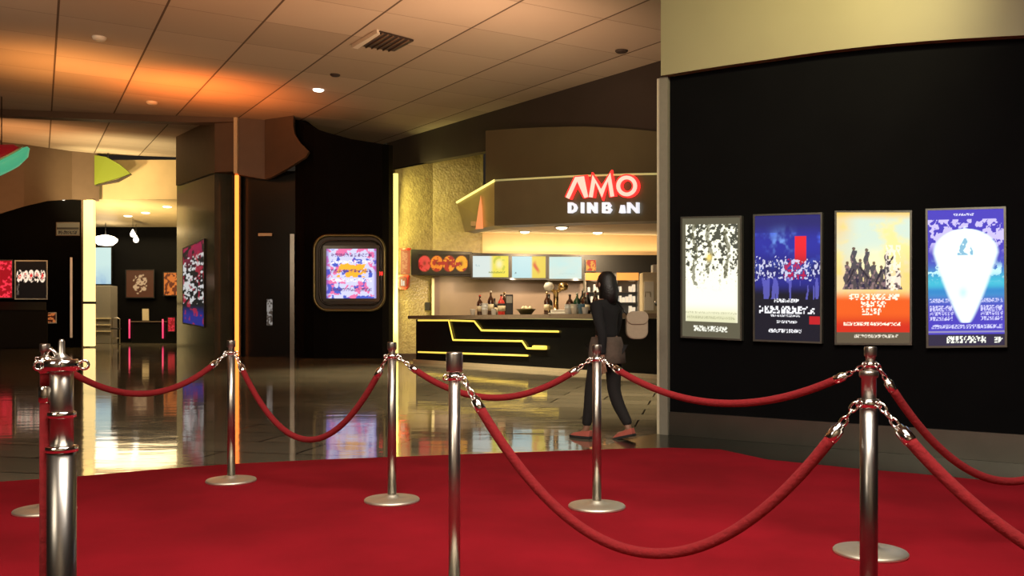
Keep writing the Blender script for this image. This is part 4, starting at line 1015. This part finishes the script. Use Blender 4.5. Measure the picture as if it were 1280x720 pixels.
# ------------------------------------------------------------------ hall things
d = 45.7
t = flat_screen(119.5,139,309.5,355,45.7,lambda u,v: mix(np.ones(u.shape+(3,))*np.array(lin(215,245,240)), lin(150,190,225), sm(.6,0,v)*(vnoise(u,v,4,6,310,2))),'tall white glowing screen deep in the left passage','tall_screen',None,20,40,.05)
t = thing('ceiling_lamp', W(132,300,44.5), 'white oval hanging lamp above the tall white screen', 'light')
MB().lathe([(0,-.30),(.35,-.26),(.55,-.08),(.58,.05),(.4,.18),(.1,.26),(0,.27)],n=24).build('shade','lamp_white',t,local=True)
MB().tube([(0,0,.25),(0,0,1.1)],.02,6).build('cord','black',t,local=True)
for i,(a,b,y0,y1,fn,lab) in enumerate(((158,192,338,371.5,art_fig,'brown backlit picture with a pale group, on the far hall wall'),(205,222,341,369,art_fig2,'orange backlit picture next to the column on the far hall wall'))):
    flat_screen(a,b,y0,y1,45.8,fn,lab,'wall_picture','backlit pictures on the far hall wall',40,40,.05,'picture','art_dim')
flat_screen(210,218.5,397,414,44.1,art_red,'small red lit screen low in the left passage beside the column','arcade_screen',None,16,24,.04)
t = thing('lounge_counter', (X(192,44),44.5,0), 'low dark counter with pink neon ends far down the passage', 'counter')
MB().box(X(161,44),X(232,44),44.3,45.2,0,1.05).build('body','black_gloss',t,bevel=.03)
MB().box(X(160,44),X(233,44),44.25,45.25,1.06,1.12).build('worktop','taupe',t)
for px in (161.8,203.5): MB().tube([W(px,423,44.2),W(px,399,44.2)],.04,8).build('neon_line','pink_neon',t)
t = thing('menu_stand', (X(182,44.7),44.7,1.12), 'small pale card stand on the low dark counter', 'card stand')
MB().box(X(178,44.7),X(186,44.7),44.68,44.74,1.12,Zr(386,44.7)).build('card','cream',t); MB().box(X(177,44.7),X(187,44.7),44.6,44.82,1.12,1.15).build('foot','black',t)
t = thing('grey_cabinet', (X(130,43.6),43.8,0), 'grey cabinet with shelves under the tall white screen', 'cabinet')
MB().box(X(119.5,43.6),X(138,43.6),43.6,44.4,0,Zr(357,43.6)).build('body','greyunit',t,bevel=.02)
for z in (Zr(398,43.6),Zr(406,43.6),Zr(414,43.6)): MB().box(X(119.5,43.6),X(139,43.6),43.5,43.6,z-.03,z+.03).build('shelf','cream',t)
t = thing('stool', (X(145,42),42,0), 'slim steel frame stool right of the grey cabinet', 'stool')
MB().tube([(-.18,0,.02),(-.18,0,1.2),(-.1,0,1.26),(.1,0,1.26),(.18,0,1.2),(.18,0,.02)],.03,8).build('frame','steel',t,local=True)
MB().box(-.2,.2,-.18,.18,.72,.78).build('seat','black',t,local=True,bevel=.02); MB().tube([(-.18,0,.3),(.18,0,.3)],.02,8).build('stretcher','steel',t,local=True)
for i,(px,py) in enumerate(((166,292),(170,299))):
    t = thing('pendant_lamp', W(px,py,43), ('small white pendant lamp in the passage, upper of a pair','small white pendant lamp in the passage, lower of a pair')[i], 'light','pendant lamps in the passage')
    MB().lathe([(0,-.18),(.10,-.14),(.13,0),(.06,.12),(.03,.2),(0,.2)],n=14).build('shade','lamp_white',t,local=True); MB().tube([(0,0,.2),(0,0,.75)],.012,6).build('cord','black',t,local=True)
for px,py in ((145,242),(209,258.5),(182,266),(160,270)):
    dd_ = 41.5
    # on the hall ceiling plane
    z_a = Zr(249,37.6); z_b = Zr(284,46); dh = 37.9
    for _ in range(30):
        zc = z_a+(z_b-z_a)*(dh-37.9)/8.3; dh = max(38.1, (zc-CH)*F/(HZ-py)) if HZ-py>0 else 40
    if py < 249: continue
    zc = z_a+(z_b-z_a)*(dh-37.9)/8.3
    t = thing('ceiling_downlight', (X(px,dh),dh,zc), {209:'bright round downlight in the passage ceiling beside the column',182:'middle downlight in the passage ceiling',160:'downlight in the passage ceiling, leftmost'}[px],'light','downlights in the passage ceiling')
    MB().lathe([(0,-.03),(.16,-.03),(.2,0)],n=16).build('lens','lamp_white',t,local=True)

# ------------------------------------------------------------------ ceiling fittings
def cat(px,py):
    k = (HZ-py)/F - CBX*(px-640)/F - CBY; d_ = CA/k; return Vector((X(px,d_),d_,CH+(HZ-py)/F*d_))
def cdrop(v,dz): return v+Vector((0,0,-dz))
t = thing('air_vent', cat(480,50), 'rectangular dark ceiling vent with one bright edge', 'vent')
q = [cat(443,54),cat(472,37),cat(517,49),cat(493,62)]
MB().prism([cdrop(p,.01) for p in q],(0,0,-.03)).build('backing','taupe_dark',t)
for k in range(1,7):
    a_ = q[0].lerp(q[3],k/7); b_ = q[1].lerp(q[2],k/7); MB().tube([cdrop(a_,.05),cdrop(b_,.05)],.02,6).build('slat','taupe',t)
MB().prism([cdrop(cat(440,55),.0),cdrop(cat(471,36.3),.0),cdrop(cat(475,38),.0),cdrop(cat(447,56.5),.0)],(0,0,-.08)).build('edge_flange','lamp_white' if False else 'white_plastic',t)
def disc(name,px,py,r,mat,lab,cat_,z=.04):
    p = cat(px,py); o = MB().lathe([(0,-z),(r*.8,-z),(r,-z*.4),(r,0)],(p.x,p.y,p.z),18).build(name,mat,None,origin=p); return tag(o,lab,cat_)
disc('ceiling_downlight',398,112,.14,'lamp_white','small bright ceiling light above the curved black wall','light')
disc('smoke_detector',419,93,.12,'taupe_dark','small dark ceiling detector between vent and bright light','detector')
disc('sprinkler_head',777,63,.13,'taupe_dark','small dark ceiling fitting near the beige soffit','sprinkler')
disc('sprinkler_head',124,46,.14,'white_plastic','pale ceiling fitting at upper left','sprinkler',.07)
disc('sprinkler_head',190,127,.16,'white_plastic','pale ceiling fitting just above the left beam','sprinkler',.07)

# ------------------------------------------------------------------ walking person and bag
def skin(name, verts, edges, radii, mat, parent, sub=2):
    me = bpy.data.meshes.new(name); me.from_pydata(verts, edges, []); o = bpy.data.objects.new(name, me); C.objects.link(o)
    m = o.modifiers.new('s','SKIN'); m.use_smooth_shade = True
    sv = me.skin_vertices[0].data
    for i, r in enumerate(radii): sv[i].radius = r if isinstance(r,tuple) else (r,r)
    sv[0].use_root = True
    s_ = o.modifiers.new('u','SUBSURF'); s_.levels = sub; s_.render_levels = sub
    dg = bpy.context.evaluated_depsgraph_get(); dg.update(); nm = bpy.data.meshes.new_from_object(o.evaluated_get(dg))
    bpy.data.objects.remove(o); nm.name = name
    nm.materials.clear(); nm.materials.append(M[mat])
    for p in nm.polygons: p.use_smooth = True
    q = bpy.data.objects.new(name, nm); C.objects.link(q); q.parent = parent; return q
M['skin'] = PM('skin', (.32,.17,.11), .5, noise=.1); M['hair'] = PM('hair', (.006,.005,.005), .45, noise=.4, nscale=90, bump=.4)
M['top_cloth'] = PM('top_cloth', (.006,.006,.007), .9, noise=.3, nscale=60); M['leg_cloth'] = PM('leg_cloth', (.012,.010,.010), .9, noise=.3, nscale=60)
M['cardigan'] = PM('cardigan', (.11,.08,.06), .95, noise=.4, nscale=25, bump=.4); M['shoe_pink'] = PM('shoe_pink', (.45,.11,.08), .6, noise=.2); M['sole'] = PM('sole', (.02,.02,.02), .7)
M['bag'] = PM('bag', (.36,.29,.20), .75, noise=.12, nscale=30)
ps = thing('person', (X(758,8.15), 8.15, 0), 'person walking away past the snack bar in black top, dark trousers and pink shoes', 'person', rz=math.radians(48))
k = 1.55/1.70
V = []; R = []; E = []
def jv(x,y,z,r): V.append((x*k,y*k,z*k)); R.append(r*k if not isinstance(r,tuple) else (r[0]*k,r[1]*k)); return len(V)-1
def chain(a, pts):
    for p in pts: b = jv(*p); E.append((a,b)); a = b
    return a
LK = [(-.09,.03,.88,.085),(-.10,.12,.50,.055),(-.10,.13,.36,.052),(-.09,.19,.09,.035)]
RK = [(.09,-.02,.88,.085),(.10,-.02,.50,.055),(.10,-.07,.36,.052),(.10,-.21,.11,.035)]
pel = jv(0,0,.95,(.13,.10)); 
sp1 = chain(pel,[(0,0,1.08,(.115,.085)),(0,.01,1.25,(.14,.10)),(0,.01,1.36,(.12,.085))])
nk = chain(sp1,[(0,.01,1.44,.05),(0,.02,1.50,.058),(0,.03,1.565,(.078,.09)),(0,.025,1.63,(.072,.085)),(0,.02,1.675,.045)])
for s_,kn_ in ((-1,LK),(1,RK)):
    e_ = chain(pel, kn_); fo = kn_[-1]; chain(e_, [(fo[0],fo[1]+.05,fo[2]-.05,.032),(fo[0],fo[1]+.15,fo[2]-.065,.028)])
    sw = -s_*.14
    hd = chain(sp1, [(s_*.16,.0,1.35,.055),(s_*.20,-.02-sw*.2,1.22,.045),(s_*.215,-.03-sw*.6,1.06,.037),(s_*.21,.04-sw*1.0,.90,.030),(s_*.208,.06-sw*1.2,.83,.022),(s_*.205,.07-sw*1.25,.785,(.018,.034))])
    hx_,hy_,hz_ = s_*.205,.07-sw*1.25,.785
    for f,(oy,ln_) in enumerate(((-.028,.055),(-.010,.072),(.009,.078),(.027,.070))):
        chain(hd, [(hx_,hy_+oy,hz_-.035,.010),(hx_-s_*.006,hy_+oy*1.1,hz_-.035-ln_*.55,.009),(hx_-s_*.02,hy_+oy*1.1,hz_-.035-ln_,.007)])
    chain(hd, [(hx_-s_*.01,hy_+.035,hz_+.005,.011),(hx_-s_*.022,hy_+.052,hz_-.035,.009)])
body = skin('body', V, E, R, 'skin', ps)
# ears and nose belong to the head: small shapes merged in the body mesh
bmh = bmesh.new(); bmh.from_mesh(body.data)
for (x,y,z,sx,sy,sz) in ((0,.118,1.57,.012,.018,.022),(-.082,.02,1.57,.010,.02,.028),(.082,.02,1.57,.010,.02,.028)):
    bmesh.ops.create_icosphere(bmh, subdivisions=2, radius=1, matrix=Matrix.Translation((x*k,y*k,z*k)) @ Matrix.Diagonal((sx,sy,sz,1)))
bmh.to_mesh(body.data); bmh.free()
hr = MB()
hr.lathe([(0,.135),(.05,.125),(.085,.08),(.102,.01),(.100,-.07),(.095,-.14),(.075,-.19),(.04,-.21),(0,-.215)],(0,0,0),20)
ho = hr.build('hair','hair',ps,local=True); 
for v in ho.data.vertices:
    v.co.y = v.co.y*1.08 - (.02 if v.co.z > -.02 else .045); 
    if v.co.y > .05: v.co.y = .05 + (v.co.y-.05)*(.5 if v.co.z>.05 else -.2)
    v.co.x *= .92; v.co = v.co*k + Vector((0,.015*k,1.575*k))
V,R,E = [],[],[]
a = jv(0,0,.98,(.145,.115)); b_ = chain(a,[(0,0,1.10,(.13,.10)),(0,.01,1.25,(.155,.115)),(0,.01,1.36,(.13,.095)),(0,.01,1.42,.068)])
for s_ in (-1,1):
    sw = -s_*.14
    chain(3, [(s_*.165,.0,1.355,.068),(s_*.205,-.02-sw*.2,1.22,.058),(s_*.218,-.03-sw*.6,1.06,.050),(s_*.212,.04-sw*1.0,.90,.042),(s_*.209,.05-sw*1.15,.86,.040)])
skin('black_top', V, E, R, 'top_cloth', ps)
V,R,E = [],[],[]
a = jv(0,0,.96,(.142,.112))
for kn_ in (LK,RK): chain(a, [(p[0],p[1],p[2]+(.03 if i==3 else 0),(p[3]+.016 if i<3 else .05)) for i,p in enumerate(kn_)])
skin('trousers', V, E, R, 'leg_cloth', ps)
cg = MB(); prof = [(.165,1.04),(.185,.98),(.205,.88),(.215,.78),(.20,.77)]
cg.lathe(prof, n=28); cgo = cg.build('tied_cardigan','cardigan',ps,local=True)
for v in cgo.data.vertices:
    g = math.atan2(v.co.y,v.co.x); f = 1+.05*math.sin(g*7+v.co.z*9); v.co.x *= f*1.0; v.co.y *= f*.82; v.co = v.co*k
for fo,lift,pitch in ((LK[-1],0,0),(RK[-1],.02,.25)):
    sh = MB(); fx_,fy_,fz_ = fo[0]*k,fo[1]*k,0
    outline = [(-.035,-.07),(-.04,0),(-.045,.08),(-.04,.14),(-.02,.175),(.02,.175),(.04,.14),(.045,.08),(.04,0),(.035,-.07)]
    for (nm,z0,z1,sc,mt) in (('sole',.0,.022,1.0,'sole'),('shoe',.022,.075,.96,'shoe_pink')):
        m = MB(); n = len(outline); vs = [(x*sc,y*sc,z0) for x,y in outline]+[(x*sc*(.72 if mt!='sole' else 1),y*sc*(.86 if mt!='sole' else 1)-(.01 if mt!='sole' else 0),z1 - (max(0,y)*.18 if mt!='sole' else 0)) for x,y in outline]
        m.add(vs,[list(range(n-1,-1,-1)),list(range(n,2*n))]+[(i,(i+1)%n,(i+1)%n+n,i+n) for i in range(n)])
        o = m.build(nm,mt,ps,local=True,bevel=.004); o.data.transform(Matrix.Translation((fx_,fy_+.01,.001+lift*1.2)) @ Matrix.Rotation(-pitch,4,'X'))
# bag
bx,by = X(796,8.0), 8.0
bg = thing('shoulder_bag', (bx,by,Zr(424,8.0)), 'beige bag with rounded corners at the right side of the walking person', 'bag')
m = MB(); m.prism(rrect(bx-.098,bx+.098,Zr(424,8),Zr(390,8),.07,by-.04,6),(0,.09,0)); m.build('body','bag',bg,bevel=.012)
m = MB(); m.prism(rrect(bx-.1,bx+.1,Zr(405.5,8),Zr(389,8),.06,by-.052,6),(0,.02,0)); m.build('flap','bag',bg,bevel=.006)
MB().tube([(bx-.085,by,Zr(394,8)),(bx-.12,by+.03,1.2),(bx-.16,by+.10,1.27),(bx-.2,by+.17,1.275)],.009,8).build('strap','black',bg)

for o in list(bpy.data.objects):
    for kx in ('_hz','_o'):
        if kx in o: del o[kx]
